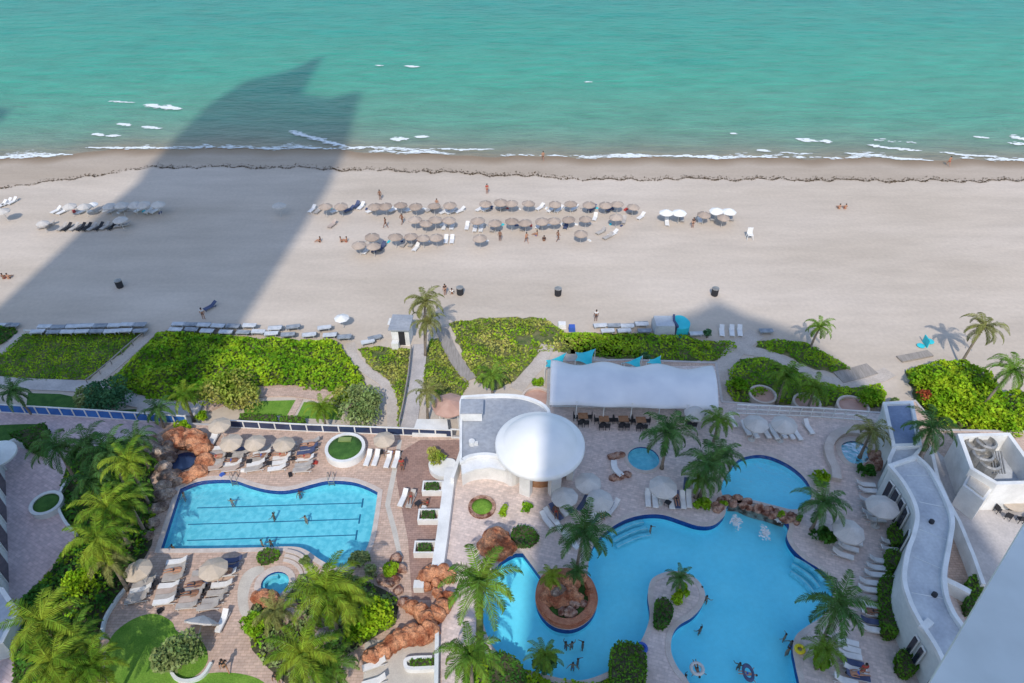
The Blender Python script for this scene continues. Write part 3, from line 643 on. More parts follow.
# ------------------------------------------------------------------ deck sheet with holes
deck = [(-400, 395), (0, 411), (100, 417), (190, 424), (300, 429), (400, 433), (458, 437), (540, 440), (548, 400), (549, 361), (632, 360), (716, 363), (722, 402), (800, 408), (882, 413), (884, 403), (915, 401), (940, 430), (1300, 438)]
dk = ats(deck, DZ) + [(160, 5), (160, -80), (-160, -80), (-160, 30)]
tag(MB().prism(dk, None, DZ, [OUT[k] for k in OUT]).build('pool_deck', 'pave_pink'), kind='structure')
tag(MB().ribbon(ats(deck, DZ), .25, -.2, DZ + .06).build('retaining_wall', 'concrete'), 'long low concrete retaining wall carrying the seaward edge of the pool deck', 'wall')
lv = [0]
def sheet(name, px, m, z=None, sm=False, holes=()):
    lv[0] += 1; zz = (DZ if z is None else z) + .004 + .0013 * (lv[0] % 8)
    p = ats(px, DZ if z is None else z); p = smooth(p, 5) if sm else p
    o = MB().prism(p, None, zz, holes).build(name, m); return tag(o, kind='structure')
sheet('plaza', [(-300, 413), (0, 412), (60, 416), (150, 421), (165, 430), (120, 452), (70, 478), (58, 510), (76, 535), (40, 580), (15, 640), (10, 760), (-400, 760)], 'pave_plaza')
# right, shaded terrace
rt = ats([(452, 470), (462, 440), (545, 442), (549, 366), (716, 366), (722, 403), (882, 414), (930, 470), (950, 520), (948, 580), (965, 620), (965, 760), (445, 760), (438, 600)], DZ)
o = MB().prism(rt, None, DZ + .006, [OUT[k] for k in ('big', 'upper', 'tubC', 'tubR')]).build('terrace', 'pave_grey'); tag(o, kind='structure')
sheet('red_strip', [(420, 440), (461, 440), (461, 462), (452, 470), (440, 530), (432, 600), (412, 600), (408, 540), (400, 500), (395, 470), (404, 450)], 'pave_red')
sheet('pale_strip', [(398, 440), (402, 440), (396, 475), (390, 505), (397, 530), (405, 570), (401, 570), (392, 532), (385, 505), (391, 475)], 'pave_light')
sheet('curved_path', [(262, 566), (252, 568), (243, 575), (238, 588), (238, 604), (242, 616), (249, 614), (248, 600), (250, 588), (255, 578), (264, 571)], 'pave_light', sm=True)
sheet('tan_floor', [(365, 640), (385, 640), (410, 632), (432, 632), (437, 650), (434, 760), (360, 760)], 'pave_light')
sheet('terrace_lit', [(929, 443), (957, 470), (985, 500), (1030, 480), (1060, 560), (1000, 620), (972, 607), (984, 585), (970, 553), (957, 518), (934, 475)], 'concrete')
# garden paths on the beach side (z = 0)
def path(name, pts, wd, m, z=.05, lab=None):
    o = MB().ribbon(smooth_open(ats(pts, 0), 6), wd, -.1, z).build(name, m); return tag(o, kind='structure')
path('garden_path', [(-60, 378), (20, 384), (90, 388), (135, 401), (175, 409), (200, 411)], 1.7, 'concrete', .11)
path('garden_path', [(205, 408), (235, 396), (262, 392), (300, 392), (335, 399), (360, 410)], 1.7, 'pave_pink', .10)
path('beach_path', [(152, 334), (128, 356), (104, 376), (88, 390)], 1.0, 'sandpath', .06)
path('beach_path', [(20, 334), (8, 347), (-12, 361)], 1.0, 'sandpath', .06)
path('beach_path', [(350, 343), (354, 358), (368, 372), (384, 383), (391, 396), (392, 412), (393, 430)], 1.1, 'sandpath', .06)
path('boardwalk', [(420, 345), (417, 372), (413, 398), (408, 432)], 1.7, 'concrete', .14)
path('boardwalk', [(441, 328), (450, 350), (461, 368), (471, 380)], 1.4, 'boards', .13)
path('beach_path', [(757, 333), (742, 345), (728, 360), (722, 378), (724, 398), (728, 410)], 2.0, 'sandpath', .06)
path('beach_path', [(742, 350), (765, 354), (790, 364), (815, 378), (840, 383), (870, 380), (890, 372)], 1.6, 'sandpath', .055)
path('boardwalk', [(838, 378), (855, 374), (872, 369)], 1.8, 'boards', .12)
path('boardwalk', [(899, 360), (915, 357), (930, 354)], 1.0, 'boards', .2)
path('garden_path', [(284, 428), (300, 399)], .7, 'pave_pink', .07)
path('garden_path', [(137, 420), (143, 404)], .7, 'concrete', .09)
path('garden_path', [(548, 345), (540, 362), (528, 376), (516, 390)], 1.6, 'sandpath', .05)
# lawns
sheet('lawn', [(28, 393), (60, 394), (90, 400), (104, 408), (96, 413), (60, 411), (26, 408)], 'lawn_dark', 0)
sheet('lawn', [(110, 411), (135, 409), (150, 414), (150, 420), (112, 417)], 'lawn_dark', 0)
sheet('lawn', [(243, 406), (262, 401), (296, 400), (289, 416), (245, 415)], 'lawn', 0)
sheet('lawn', [(304, 402), (330, 404), (345, 410), (340, 420), (296, 418)], 'lawn', 0)
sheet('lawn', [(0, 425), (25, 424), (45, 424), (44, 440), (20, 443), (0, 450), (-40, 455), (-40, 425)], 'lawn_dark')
LW = [(109, 683), (106, 655), (112, 636), (128, 622), (146, 614.5), (160, 615), (172, 622), (178, 632), (200, 640), (208, 655), (204, 668), (192, 678), (178, 683), (150, 720)]
sheet('lawn', LW, 'lawn', sm=True)
sheet('lawn', [(188, 684), (205, 674), (235, 673), (262, 681), (272, 700), (230, 730), (180, 720)], 'lawn', sm=True)
for nm, pts in (('lawn_kerb', [(171, 671), (176, 679), (186, 682.5), (198, 680), (206, 674), (212, 664)]), ('lawn_kerb', [(102, 640), (106, 620), (118, 600), (128, 588)])):
    tag(MB().ribbon(smooth_open(ats(pts, DZ), 5), .22, DZ, DZ + .3).build('low_wall', 'white2'), 'low white curved kerb wall edging the lawn ' + ('under the round leafy tree' if pts[0][0] == 171 else 'beside the left loungers'), 'low wall')
# ------------------------------------------------------------------ planted strips (nobody could count the leaves)
cover('dune_shrubs', [(24, 333.5), (85, 333), (143, 333), (128, 348), (105, 366), (88, 380), (50, 382), (5, 380), (-25, 373), (5, 350)], 0, 'leaf_green', size=.3, dens=30, h=.25, label='even green dune shrubs filling the shaded bed between the two sandy paths', sm=False, lump=.12)
cover('dune_shrubs', [(-40, 325), (15, 326), (18, 333), (5, 343), (-30, 357)], 0, 'leaf_dark', h=.6, label='dark dune shrubs at the left edge beside the beach path', sm=False)
cover('dune_shrubs', [(158, 334), (215, 334), (262, 340), (300, 341), (340, 344), (348, 358), (362, 372), (366, 388), (345, 396), (318, 392), (285, 388), (250, 388), (222, 394), (195, 402), (150, 400), (106, 386), (130, 362)], 0, 'leaf_green', h=.9, lump=.9, lumpsc=.28, dens=26, size=.5, label='bright leafy sea grape thicket between the sandy path and the curved path', sm=False)
cover('dune_shrubs', [(358, 349), (382, 346), (411, 350), (411, 372), (405, 405), (400, 428), (397, 428), (397, 400), (388, 380), (370, 367)], 0, 'leaf_dry', h=.4, lump=.4, label='olive and dry dune growth left of the straight boardwalk', sm=False)
cover('dune_shrubs', [(430, 340), (440, 338), (448, 355), (462, 376), (470, 384), (462, 395), (432, 395), (422, 380)], 0, 'leaf_dry', h=.45, lump=.4, label='olive dune growth between the two boardwalks', sm=False)
cover('dune_shrubs', [(449, 323), (480, 319), (515, 318), (545, 319), (556, 326), (565, 333), (600, 335), (640, 334), (640, 356), (600, 356), (568, 352), (540, 352), (530, 366), (515, 382), (495, 390), (478, 384), (464, 360)], 0, 'leaf_dry', h=.35, lump=.45, dens=20, label='wide bed of yellow green dune plants above the white tent', sm=False)
cover('dune_shrubs', [(560, 334), (620, 334), (680, 335), (700, 341), (734, 343), (737, 350), (715, 361), (690, 362), (640, 361), (600, 358), (572, 352)], 0, 'leaf_green', h=.6, lump=.6, label='deep green dune plants directly behind the white tent', sm=False)
cover('dune_shrubs', [(728, 370), (740, 360), (762, 358), (785, 367), (812, 381), (850, 388), (880, 385), (886, 395), (882, 409), (800, 405), (735, 404), (726, 390)], 0, 'leaf_green', h=.8, lump=.6, label='green thicket around the pink seating nooks right of the tent', sm=False)
cover('dune_shrubs', [(757, 341), (780, 340), (810, 345), (835, 358), (852, 370), (838, 374), (812, 369), (785, 356), (756, 349)], 0, 'leaf_green', h=.5, lump=.4, label='narrow green dune hump on the sand beside the small palm', sm=False)
cover('dune_shrubs', [(905, 372), (930, 366), (960, 365), (985, 375), (1000, 395), (1060, 400), (1060, 440), (960, 436), (935, 425), (915, 402)], 0, 'leaf_bright', h=1.5, lump=1.2, dens=34, size=.5, label='tall bright green sea grape thicket behind the white service building', sm=False)
cover('planting', [(62, 482), (70, 455), (120, 440), (165, 455), (150, 478), (158, 500), (152, 545), (135, 575), (118, 598), (103, 620), (99, 655), (110, 700), (60, 760), (12, 740), (14, 660), (18, 620), (34, 590), (60, 560), (80, 537), (60, 512)], DZ, 'leaf_dark', 'soil', h=.9, lump=.8, dens=26, size=.45, label='dark dense planting under the crowded palms at the left', sm=False)
cover('planting', [(246, 618), (255, 600), (285, 600), (300, 575), (345, 572), (385, 590), (400, 600), (395, 625), (370, 640), (340, 660), (345, 700), (300, 720), (285, 683), (268, 668), (252, 650)], DZ, 'leaf_grey', 'soil', h=.7, lump=.7, dens=26, size=.36, label='mixed grey green planting under the yellow palms below the hot tub', sm=False)
cover('planting', [(482, 655), (500, 655), (520, 668), (550, 677), (590, 684), (640, 670), (640, 720), (460, 720), (465, 665)], DZ, 'leaf_green', 'soil', h=.7, lump=.5, dens=30, size=.36, label='green planting along the near edge of the big pool', sm=False)
# ------------------------------------------------------------------ fences
def fence(pts, z, h, panel, label, step=2.2, name='windbreak_fence', rails=(0.05, 1), lean=0, thick=.05, pw=.12, z2=None, pm='white'):
    p = ats(pts, z); t = thing(name, (p[0][0], p[0][1], z), label, 'fence'); o0 = Vector(p[0])
    segs = []; L = [0]
    for i in range(len(p) - 1): L.append(L[-1] + math.dist(p[i], p[i + 1]))
    def pos(s):
        i = max(0, min(len(p) - 2, int(np.searchsorted(L, s)) - 1)); q = (s - L[i]) / (L[i + 1] - L[i]); a, b = Vector(p[i]), Vector(p[i + 1]); return a.lerp(b, q) - o0
    n_ = max(1, int(L[-1] / step)); pt = [pos(L[-1] * k / n_) for k in range(n_ + 1)]
    for k, q in enumerate(pt): MB().box((q.x, q.y, h / 2 + .02), (pw, pw, h + .06)).build('post', pm, t)
    for r in rails: MB().ribbon([tuple(q) for q in pt], .11, h * r - .04 + (0 if r < 1 else -.02), h * r + .04).build('rail', pm, t)
    if panel:
        for k in range(n_):
            a, b = pt[k], pt[k + 1]; d = (b - a).normalized() * (pw / 2 + .01); MB().ribbon([tuple(a + d), tuple(b - d)], .03, h * rails[0] + .045, h - .065).build('panel', panel, t)
    return t
fence([(-60, 409), (0, 412), (100, 418), (188, 424)], DZ, 1.1, 'glassblue', 'long white framed windbreak with bright blue panels at the left', 1.25)
fence([(229, 427), (300, 431), (380, 434), (452, 437)], DZ, .95, 'glassnavy', 'white framed windbreak with navy panels behind the sunny loungers', 1.5)
fence([(452, 438), (462, 438.5)], DZ, 1.2, None, 'short white railing between windbreak and flat grey roof', 1.5)
fence([(552, 407), (620, 408), (695, 409)], DZ, 1.0, None, 'white railing between the tent and the dark dining chairs', 1.6, 'railing', (.1, .55, 1), pw=.07)
fence([(735, 414), (810, 417), (865, 421)], DZ, 1.3, None, 'white railing behind the shaded white loungers', 1.0, 'railing', (.1, .55, 1), pw=.07)
fence([(88, 384), (105, 371), (128, 350), (144, 337)], 0, .7, None, 'low dark rope rail along the diagonal sandy path', 1.6, 'rope_rail', (.9,), pw=.07, pm='boards')
fence([(26, 334.5), (70, 335), (143, 334.5)], 0, .7, None, 'thin white rope rail along the sea side of the shaded shrubs', 2.4, 'rope_rail', (.9,), pw=.06, pm='white2')
fence([(412, 352), (409, 380), (404, 410), (400, 428)], 0, .95, None, 'dark wooden handrail left of the straight boardwalk', 1.6, 'handrail', (.5, 1), pw=.09, pm='boards')
# ------------------------------------------------------------------ umbrellas
def canopy_mesh(r, rise, n=8, val=.12):
    mb = MB(); vs = []; fs = []; rings = [(1, 0), (.66, .42), (.33, .76), (0.04, 1)]
    for q, hh in rings:
        for k in range(n * 2):
            a = math.pi * k / n; rr = r * q * (1 if k % 2 == 0 else .945 + .03 * (1 - q)); vs.append((rr * math.cos(a), rr * math.sin(a), rise * hh - (0 if k % 2 == 0 else .03 * q)))
    m_ = n * 2
    for i in range(len(rings) - 1):
        for k in range(m_): fs.append((i * m_ + k, i * m_ + (k + 1) % m_, (i + 1) * m_ + (k + 1) % m_, (i + 1) * m_ + k))
    fs.append(tuple((len(rings) - 1) * m_ + k for k in range(m_))); o = len(vs)
    for k in range(m_): vs.append((vs[k][0] * 1.003, vs[k][1] * 1.003, vs[k][2] - val))
    for k in range(m_): fs.append((o + k, o + (k + 1) % m_, (k + 1) % m_, k))
    mb.add(vs, fs); mb.keep = 1; return mb
def make_umbrella(r, h, rise, cm, name, label, cat='umbrella', base=True):
    t = thing(name, (0, 0, 0), label, cat)
    c = canopy_mesh(r, rise).build('canopy', cm, t); c.location = (0, 0, h)
    MB().tube([(0, 0, .05), (0, 0, h + rise - .03)], .035, 8).build('pole', 'pole', t)
    if base: MB().lathe([(.34, 0), (.34, .06), (.12, .10), (.06, .3)], n=12).build('base', 'pole', t)
    else: MB().lathe([(.05, h + rise - .03), (.06, h + rise + .04), (.01, h + rise + .09)], n=8).build('finial', 'pole', t)
    return t
uid = {}
def umbrella(kind, u, v, label, group, cm=None, z=None, rz=None, sc_=1):
    r, h, rise, dm, z0, nm, b = {'deck': (1.18, 2.2, .5, 'canvas', DZ, 'deck_umbrella', True), 'beach': (1.0, 1.75, .45, 'canvas_taupe', 0, 'beach_umbrella', False)}[kind]
    z0 = z0 if z is None else z; x, y = at(u, v, z0 + (h + rise * .3) * sc_); rz = random.uniform(0, .8) if rz is None else rz
    if kind not in uid:
        t = make_umbrella(r, h, rise, dm, nm, label, base=b); t.location = (x, y, z0); t.rotation_euler[2] = rz; t['group'] = group; t.scale = (sc_,) * 3
        uid[kind] = t
        if cm and cm != dm:
            for ch in t.children:
                if ch.name.startswith('canopy'): ch.data = remat(ch.data, cm)
        return t
    src = uid[kind]; o = dup(src, (x, y, z0), rz, label, group, sc_ * random.uniform(.93, 1.05), {'canopy': cm or dm}); o.rotation_euler[0] = R(random.uniform(-4, 4)); o.rotation_euler[1] = R(random.uniform(-4, 4)); return o
def rowlab(n_, i, what, where): return f'{ordn(i, n_)} {what}{frm(i, n_)} in {where}' if n_ > 1 else f'single {what} in {where}'
G1 = 'umbrellas on the beach'
def umbrow(pts, what, where, cm, kind='beach', group=G1, **k):
    pts = sorted(pts)
    for i, (u, v) in enumerate(pts): umbrella(kind, u, v, rowlab(len(pts), i, what, where), group, cm, **k)
umbrow([(69, 205.5), (83, 206), (109, 205), (121, 205), (134, 204), (144, 204), (157, 204)], 'grey beige umbrella', 'the group at the shadow edge', 'canvas_grey')
umbrella('beach', 92.5, 204, 'small white beach umbrella among the left group of grey ones', G1, 'canvas_white', sc_=.75)
umbrella('beach', 42, 223, 'pale beach umbrella left of the row of dark loungers', G1, 'canvas_grey', sc_=.85)
umbrella('beach', 120, 219.5, 'pale beach umbrella at the right end of the row of dark loungers', G1, 'canvas_grey')
umbrella('beach', 278.5, 205.5, 'lone grey beach umbrella standing alone inside the tower shadow', G1, 'canvas_grey')
umbrow([(325, 206), (341, 205), (375, 205.5), (386, 205), (400.5, 204.5), (416, 205), (434, 204.5), (450, 204)], 'taupe umbrella', 'the sea side row beside the shadow', 'canvas_taupe')
umbrow([(485.5, 201.5), (500.5, 201.5), (512, 202), (528, 202.5), (555, 202.5), (571, 203), (589.5, 203.5), (606, 203.5), (618, 203), (633, 205.5)], 'taupe umbrella', 'the sea side row of the middle group', 'canvas_taupe')
umbrow([(415, 219), (425, 221.5), (435, 219), (448.5, 218.5)], 'taupe umbrella', 'the second row beside the shadow', 'canvas_taupe')
umbrow([(478.5, 220), (495, 221.5), (512, 220.5), (526, 221.5), (542.5, 220), (554.5, 219.5), (569.5, 218), (586, 217.5), (617, 216.5)], 'taupe umbrella', 'the second row of the middle group', 'canvas_taupe')
umbrow([(372, 236), (359, 243.5), (373, 245)], 'taupe umbrella', 'the small trio nearest the left path', 'canvas_taupe')
umbrow([(395, 236.5), (411, 235), (423, 236.5), (436.5, 236)], 'taupe umbrella', 'the row of four nearest the hotel', 'canvas_taupe')
umbrella('beach', 480, 237, 'lone taupe beach umbrella nearest the hotel below the middle group, left one', G1, 'canvas_taupe')
umbrella('beach', 581, 232, 'lone taupe beach umbrella nearest the hotel below the middle group, right one', G1, 'canvas_taupe')
umbrow([(666.5, 212), (679.5, 212.5)], 'white beach umbrella', 'the touching white pair', 'canvas_white')
umbrow([(717, 210), (729, 211.5)], 'white beach umbrella', 'the mixed cluster right of the white pair', 'canvas_white')
umbrow([(704, 213.5), (723, 216)], 'taupe umbrella', 'the mixed cluster at the right', 'canvas_taupe')
umbrella('beach', 3, 210, 'dark grey low beach umbrella at the left edge of the beach', G1, 'canvas_grey')
GD = 'parasols on the pool deck'
umbrow([(219, 424), (232, 440), (255, 440.5), (282, 443), (384, 437.5)], 'beige octagonal parasol', 'the sunny row between windbreak and lap pool', 'canvas', 'deck', GD, sc_=.9)
umbrella('deck', 212, 569, 'beige octagonal parasol among the loungers below the lap pool', GD, 'canvas', sc_=.98)
umbrella('deck', 139, 570, 'beige square looking parasol left of the loungers below the lap pool', GD, 'canvas', sc_=.9)
umbrow([(566.5, 496), (588, 480), (600, 497)], 'large beige parasol', 'the cluster of three below the dome', 'canvas_grey', 'deck', GD, sc_=1.03)
umbrella('deck', 662.5, 485.5, 'single beige parasol over loungers below the round terrace hot tub', GD, 'canvas_grey', sc_=1.02)
umbrella('deck', 698, 411, 'beige parasol at the lower right corner of the white tent', GD, 'canvas_grey', sc_=1.05)
umbrow([(757, 421), (786, 422)], 'beige parasol', 'the shaded pair over white loungers by the right railing', 'canvas_grey', 'deck', GD, sc_=1.08)
umbrella('deck', 886, 505, 'large beige octagonal parasol beside the curved white building', GD, 'canvas_grey', sc_=1.2)
umbrella('deck', 848.5, 529, 'beige parasol half hidden by the palm right of the upper pool', GD, 'canvas_grey', sc_=1.1)
# ------------------------------------------------------------------ loungers
def make_lounger():
    t = thing('sun_lounger', (0, 0, 0), '', 'sun lounger')
    f = MB()
    for s in (-1, 1): f.box((s * .31, 0, .29), (.05, 1.95, .06))
    for y in (-.95, -.3, .3): f.box((0, y, .285), (.6, .05, .05))
    f.build('frame', 'lframe', t)
    for sx in (-1, 1):
        for y in (-.8, .75): MB().box((sx * .3, y, .13), (.05, .05, .26)).build('leg', 'lframe', t)
    c = MB(); n_ = 6
    prof = [(-.98, .335), (-.96, .40), (.2, .40), (.42, .46), (.95, .80), (.98, .74), (.45, .37), (.2, .335)]
    vs = [(-.31, y, z) for y, z in prof] + [(.31, y, z) for y, z in prof]; k = len(prof)
    c.add(vs, [tuple(range(k)), tuple(range(k, 2 * k))[::-1]] + [(i, (i + 1) % k, (i + 1) % k + k, i + k) for i in range(k)])
    c.build('mattress', 'cushion', t)
    return t
def simple_lounger(back=True):
    c = MB()
    for s in (-1, 1):
        c.box((s * .3, -.1, .27), (.05, 1.7, .07))
        for y in (-.8, .6): c.box((s * .3, y, .12), (.05, .05, .24))
    prof = [(-.95, .30), (-.95, .36), (.25, .36), (.95, .78 if back else .36), (.95, .72 if back else .3), (.25, .30)]; k = len(prof)
    c.add([(-.3, y, z) for y, z in prof] + [(.3, y, z) for y, z in prof], [tuple(range(k)), tuple(range(k, 2 * k))[::-1]] + [(i, (i + 1) % k, (i + 1) % k + k, i + k) for i in range(k)])
    return c
L0 = make_lounger(); used = []
GL = 'sun loungers on the pool deck'
def lounger(u, v, ang, label, m='cushion', z=DZ, group=GL):
    """ang: direction the head points to, degrees from +x"""
    x, y = at(u, v, z + .4); rz = R(ang - 90 + random.uniform(-3, 3))
    if not used:
        used.append(1); L0.location = (x, y, z); L0.rotation_euler = (0, 0, rz); L0['label'] = label; L0['group'] = group; return L0
    return dup(L0, (x, y, z), rz, label, group, sc_=(.72, .88, .95), mats={'mattress': m})
LB = simple_lounger().build('beach_lounger', 'cushion'); LF = simple_lounger(False).build('beach_lounger', 'cushion'); ub = {}
def blounger(u, v, ang, label, m='cushion', z=0, flat=False, group='loungers on the beach', h=0):
    k_ = (1, .82, .95) if flat else (.9, .9, .9)
    x, y = at(u, v, z + .35 + h); rz = R(ang - 90); s = LF if flat else LB
    if s.name not in ub:
        ub[s.name] = 1; o = s; o.scale = k_; o.location = (x, y, z + h); o.rotation_euler = (0, 0, rz)
        tag(o, label, 'sun lounger', group)
        if m != 'cushion': ub[s.name + 'p'] = remat(s.data, m); 
        return o
    return dup(s, (x, y, z + h), rz, label, group, sc_=k_, mats={'self': m}, cat='sun lounger')
def lrow(pts, ang, what, where, m='cushion', beach=False):
    n_ = len(pts)
    for i, q in enumerate(pts):
        u, v = q[:2]; mm = q[2] if len(q) > 2 else m; col = {'cushion': 'white', 'cushion_grey': 'grey', 'cushion_navy': 'navy', 'cushion_taupe': 'taupe', 'black': 'black'}[mm]
        vert = abs(pts[-1][1] - pts[0][1]) > abs(pts[-1][0] - pts[0][0])
        if n_ == 1: lb = f'{col} {what} {where}'
        elif vert: lb = f"{col} {what}, {'seaward end' if i == 0 else ('hotel end' if i == n_ - 1 else ORD[i] + ' from seaward end')} of {where}"
        else: lb = f"{col} {what}, {ordn(i, n_)}{frm(i, n_)} in {where}"
        (blounger if beach else lounger)(u, v, ang, lb, mm)
g, wht, nv, tp = 'cushion_grey', 'cushion', 'cushion_navy', 'cushion_taupe'
lrow([(213, 438)], 85, 'lounger', 'standing alone beside the leftmost deck parasol', wht)
lrow([(221, 447, wht), (219, 452, g), (217, 457, g), (216, 462, g), (214, 467, tp)], 10, 'lounger', 'the leftmost column of the sunny deck', g)
lrow([(242, 448, nv), (240, 453, g), (235, 458, g), (233, 463, wht), (231, 468, tp)], 10, 'lounger', 'the second column of the sunny deck', g)
lrow([(264, 448, g), (262, 453, wht), (259, 458, g), (256, 463, wht), (254, 468, g)], 10, 'lounger', 'the third column of the sunny deck', g)
lrow([(288, 446, g), (285, 451, g), (282, 456.5, wht), (279, 462, wht), (277, 467.5, wht)], 8, 'lounger', 'the fourth column of the sunny deck', wht)
lrow([(311, 441, g), (309, 447, nv), (306, 452, nv), (305, 458, wht), (304, 464, g), (302, 469, g)], 8, 'lounger', 'the fifth column of the sunny deck', g)
lrow([(368, 458), (376, 458), (388, 460), (396, 460)], 82, 'lounger', 'the row right of the round planter', wht)
lrow([(403, 498), (411, 499, g)], 78, 'lounger', 'the pair by the white planter wall', wht)
lrow([(146, 579, g), (143, 584, g), (141, 589, wht), (139, 594, g), (136, 599, g)], 12, 'lounger', 'the leftmost column below the lap pool', g)
lrow([(177, 561), (176, 566.5, g), (175, 572, g), (173, 577.5, g), (169, 585), (167, 590.5, tp), (166, 596, g), (164, 601)], 6, 'lounger', 'the second column below the lap pool', wht)
lrow([(203, 572, g), (201, 578, tp), (198, 584, nv), (195, 589, g), (192, 594, g), (190, 599, tp), (187, 605, g)], 6, 'lounger', 'the third column below the lap pool', g)
lrow([(232, 560, nv), (229, 567, nv), (226, 573, wht), (222, 584, wht), (218, 592, g), (213, 600, g), (208, 606, g)], 6, 'lounger', 'the fourth column below the lap pool', g)
lrow([(222, 621)], 80, 'lounger', 'beside the fallen parasol', wht)
lrow([(547, 520), (551, 516), (556, 512, nv), (561, 508), (566, 505, nv)], 125, 'lounger', 'the tilted row below the three parasols', wht)
lrow([(563, 531), (567, 536), (571, 541)], 130, 'lounger', 'the trio by the palm near the steps', wht)
lrow([(583, 503, nv), (590, 520, wht), (596, 517, nv), (602, 513, wht), (607, 510, nv), (613, 507, wht)], 55, 'lounger', 'the navy group under the three parasols', nv)
lrow([(648, 498), (655, 499), (671, 500, wht), (677, 500, nv), (683, 500), (689, 499)], 86, 'lounger', 'the row above the pool edge', wht)
lrow([(686, 487, nv), (696, 484)], 80, 'lounger', 'the pair behind the central palm trunk', wht)
lrow([(733, 420), (746, 428), (754, 431), (766, 431), (774, 432), (782, 431), (790, 432), (797, 433), (809, 427)], 100, 'lounger', 'the shaded row by the right railing', wht)
lrow([(866, 484, wht), (868, 490, wht), (869, 500, wht), (870, 507, g), (872, 513, wht), (876, 519, wht)], 175, 'lounger', 'the column under the large right parasol', g)
lrow([(891, 541), (891, 549)], 178, 'lounger', 'the pair against the curved building', wht)
lrow([(852, 541), (848, 547), (843, 554)], 160, 'lounger', 'the trio beside the right palm', wht)
lrow([(880, 560), (877, 567), (875, 574), (870, 582), (869, 589), (870, 597, g), (871, 605), (872, 613), (872, 621, nv), (873, 629)], 172, 'lounger', 'the long column beside the clipped hedge', wht)
lrow([(847, 641), (849, 648), (850, 655), (852, 662, nv), (855, 669), (858, 676, nv), (846, 680)], 165, 'lounger', 'the cluster near the lower right pool edge', wht)
lrow([(374, 664), (374, 681)], 20, 'lounger', 'the pair below the rock arch walk', wht)
sidet = None
for i, (u, v, lb) in enumerate([(229, 455, 'between the first and second sunny columns'), (249, 461, 'between the second and third sunny columns'), (269, 463, 'between the third and fourth sunny columns'), (294, 458, 'between the fourth and fifth sunny columns'), (381, 452, 'beside the four white loungers'), (155, 583, 'between the two left columns below the lap pool'), (181, 592, 'between the second and third columns below the lap pool'), (205, 588, 'between the third and fourth columns below the lap pool'), (418, 503, 'beside the pair near the planter wall'), (668, 502, 'under the single parasol above the pool edge')]):
    x, y = at(u, v, DZ + .45)
    if sidet is None:
        sidet = thing('side_table', (x, y, DZ), 'small dark side table ' + lb, 'side table', 'side tables between loungers'); MB().box((0, 0, .44), (.5, .5, .04)).build('table_top', 'dark', sidet)
        for a in (-1, 1):
            for b_ in (-1, 1): MB().box((a * .2, b_ * .2, .21), (.04, .04, .42)).build('leg', 'dark', sidet)
    else: dup(sidet, (x, y, DZ), .1 * i, 'small dark side table ' + lb)
for i, (u, v, m_, lb) in enumerate([(243, 470, 'white', 'white towel dropped on the sunny deck below the second lounger column'), (222, 474, 'blue', 'blue bag on the sunny deck below the leftmost column'), (290, 474, 'black', 'black bag on the sunny deck below the fourth column'), (315, 462, 'red', 'red bag on the sunny deck right of the fifth column'), (160, 610, 'black', 'black bag below the second column of the lower deck'), (203, 572, 'white', 'white towel beside the big parasol below the lap pool'), (424, 507, 'white', 'white towel on the red paving by the planter wall')]):
    x, y = at(u, v, DZ + .15); o = MB().box((0, 0, .12), (.5, .32, .24), taper=.7).build('beach_bag' if m_ != 'white' else 'towel', m_); o.location = (x, y, DZ + .01); o.rotation_euler[2] = i; tag(o, lb, 'bag' if m_ != 'white' else 'towel')
# beach loungers
lrow([(2, 204), (7, 202), (12, 201)], 70, 'lounger', 'the row at the left beach edge', wht, True)
lrow([(56, 210), (62, 211), (82, 210.5), (100, 209.5, g), (112, 210, g), (124, 209, g), (139, 209), (149, 210), (155, 210)], 60, 'lounger', 'the row under the left umbrellas', wht, True)
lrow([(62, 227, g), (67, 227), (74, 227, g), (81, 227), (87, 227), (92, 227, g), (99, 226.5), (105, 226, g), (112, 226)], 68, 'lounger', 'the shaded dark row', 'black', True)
lrow([(44, 226, g), (49, 223, g), (118, 225, g), (125, 224, g)], 20, 'lounger', 'the four by two pale umbrellas', g, True)
lrow([(312, 209), (318, 210, g), (356, 205, nv), (361, 206)], 70, 'lounger', 'the row beside the tower shadow', wht, True)
lrow([(332, 224)], 65, 'lounger', 'alone on the sand at the edge of the tower shadow', tp, True)
lrow([(336, 210), (349, 209, nv), (371, 210), (394, 209), (410, 209), (430, 209, g), (444, 211), (451, 211), (460, 210)], 40, 'lounger', 'the row under the first taupe umbrellas', wht, True)
lrow([(480, 208), (486, 208), (502, 207, g), (540, 207), (551, 209), (559, 209), (574, 208), (592, 208, nv), (610, 208, nv), (633, 210, g), (641, 216)], 50, 'lounger', 'the row under the middle taupe umbrellas', wht, True)
lrow([(444, 226), (452, 226), (467, 226), (475, 228), (481, 228)], 85, 'lounger', 'the second row by the shadow', wht, True)
lrow([(446, 239.5), (452, 239.5)], 88, 'lounger', 'the bright pair beside the row of four umbrellas', wht, True)
lrow([(416, 247), (404, 243, g), (412, 243, g), (366, 250), (376, 248, nv), (382, 246, nv)], 70, 'lounger', 'the scattered group nearest the hotel', wht, True)
lrow([(493, 228, g), (523, 227, g), (538, 225), (566, 225, 'cushion_navy'), (595, 217), (624, 220, g)], 75, 'lounger', 'the second row of the middle group', wht, True)
lrow([(601, 231, g), (613, 233), (608, 236, g)], 40, 'lounger', 'the three scattered right of the lone umbrella', wht, True)
lrow([(667, 222), (682, 218, g), (700, 219), (712, 217, g), (731, 217, g)], 85, 'lounger', 'the row by the white umbrellas', wht, True)
lrow([(210, 306, nv)], 50, 'lounger', 'tipped on the shaded sand above the left stacks', nv, True)
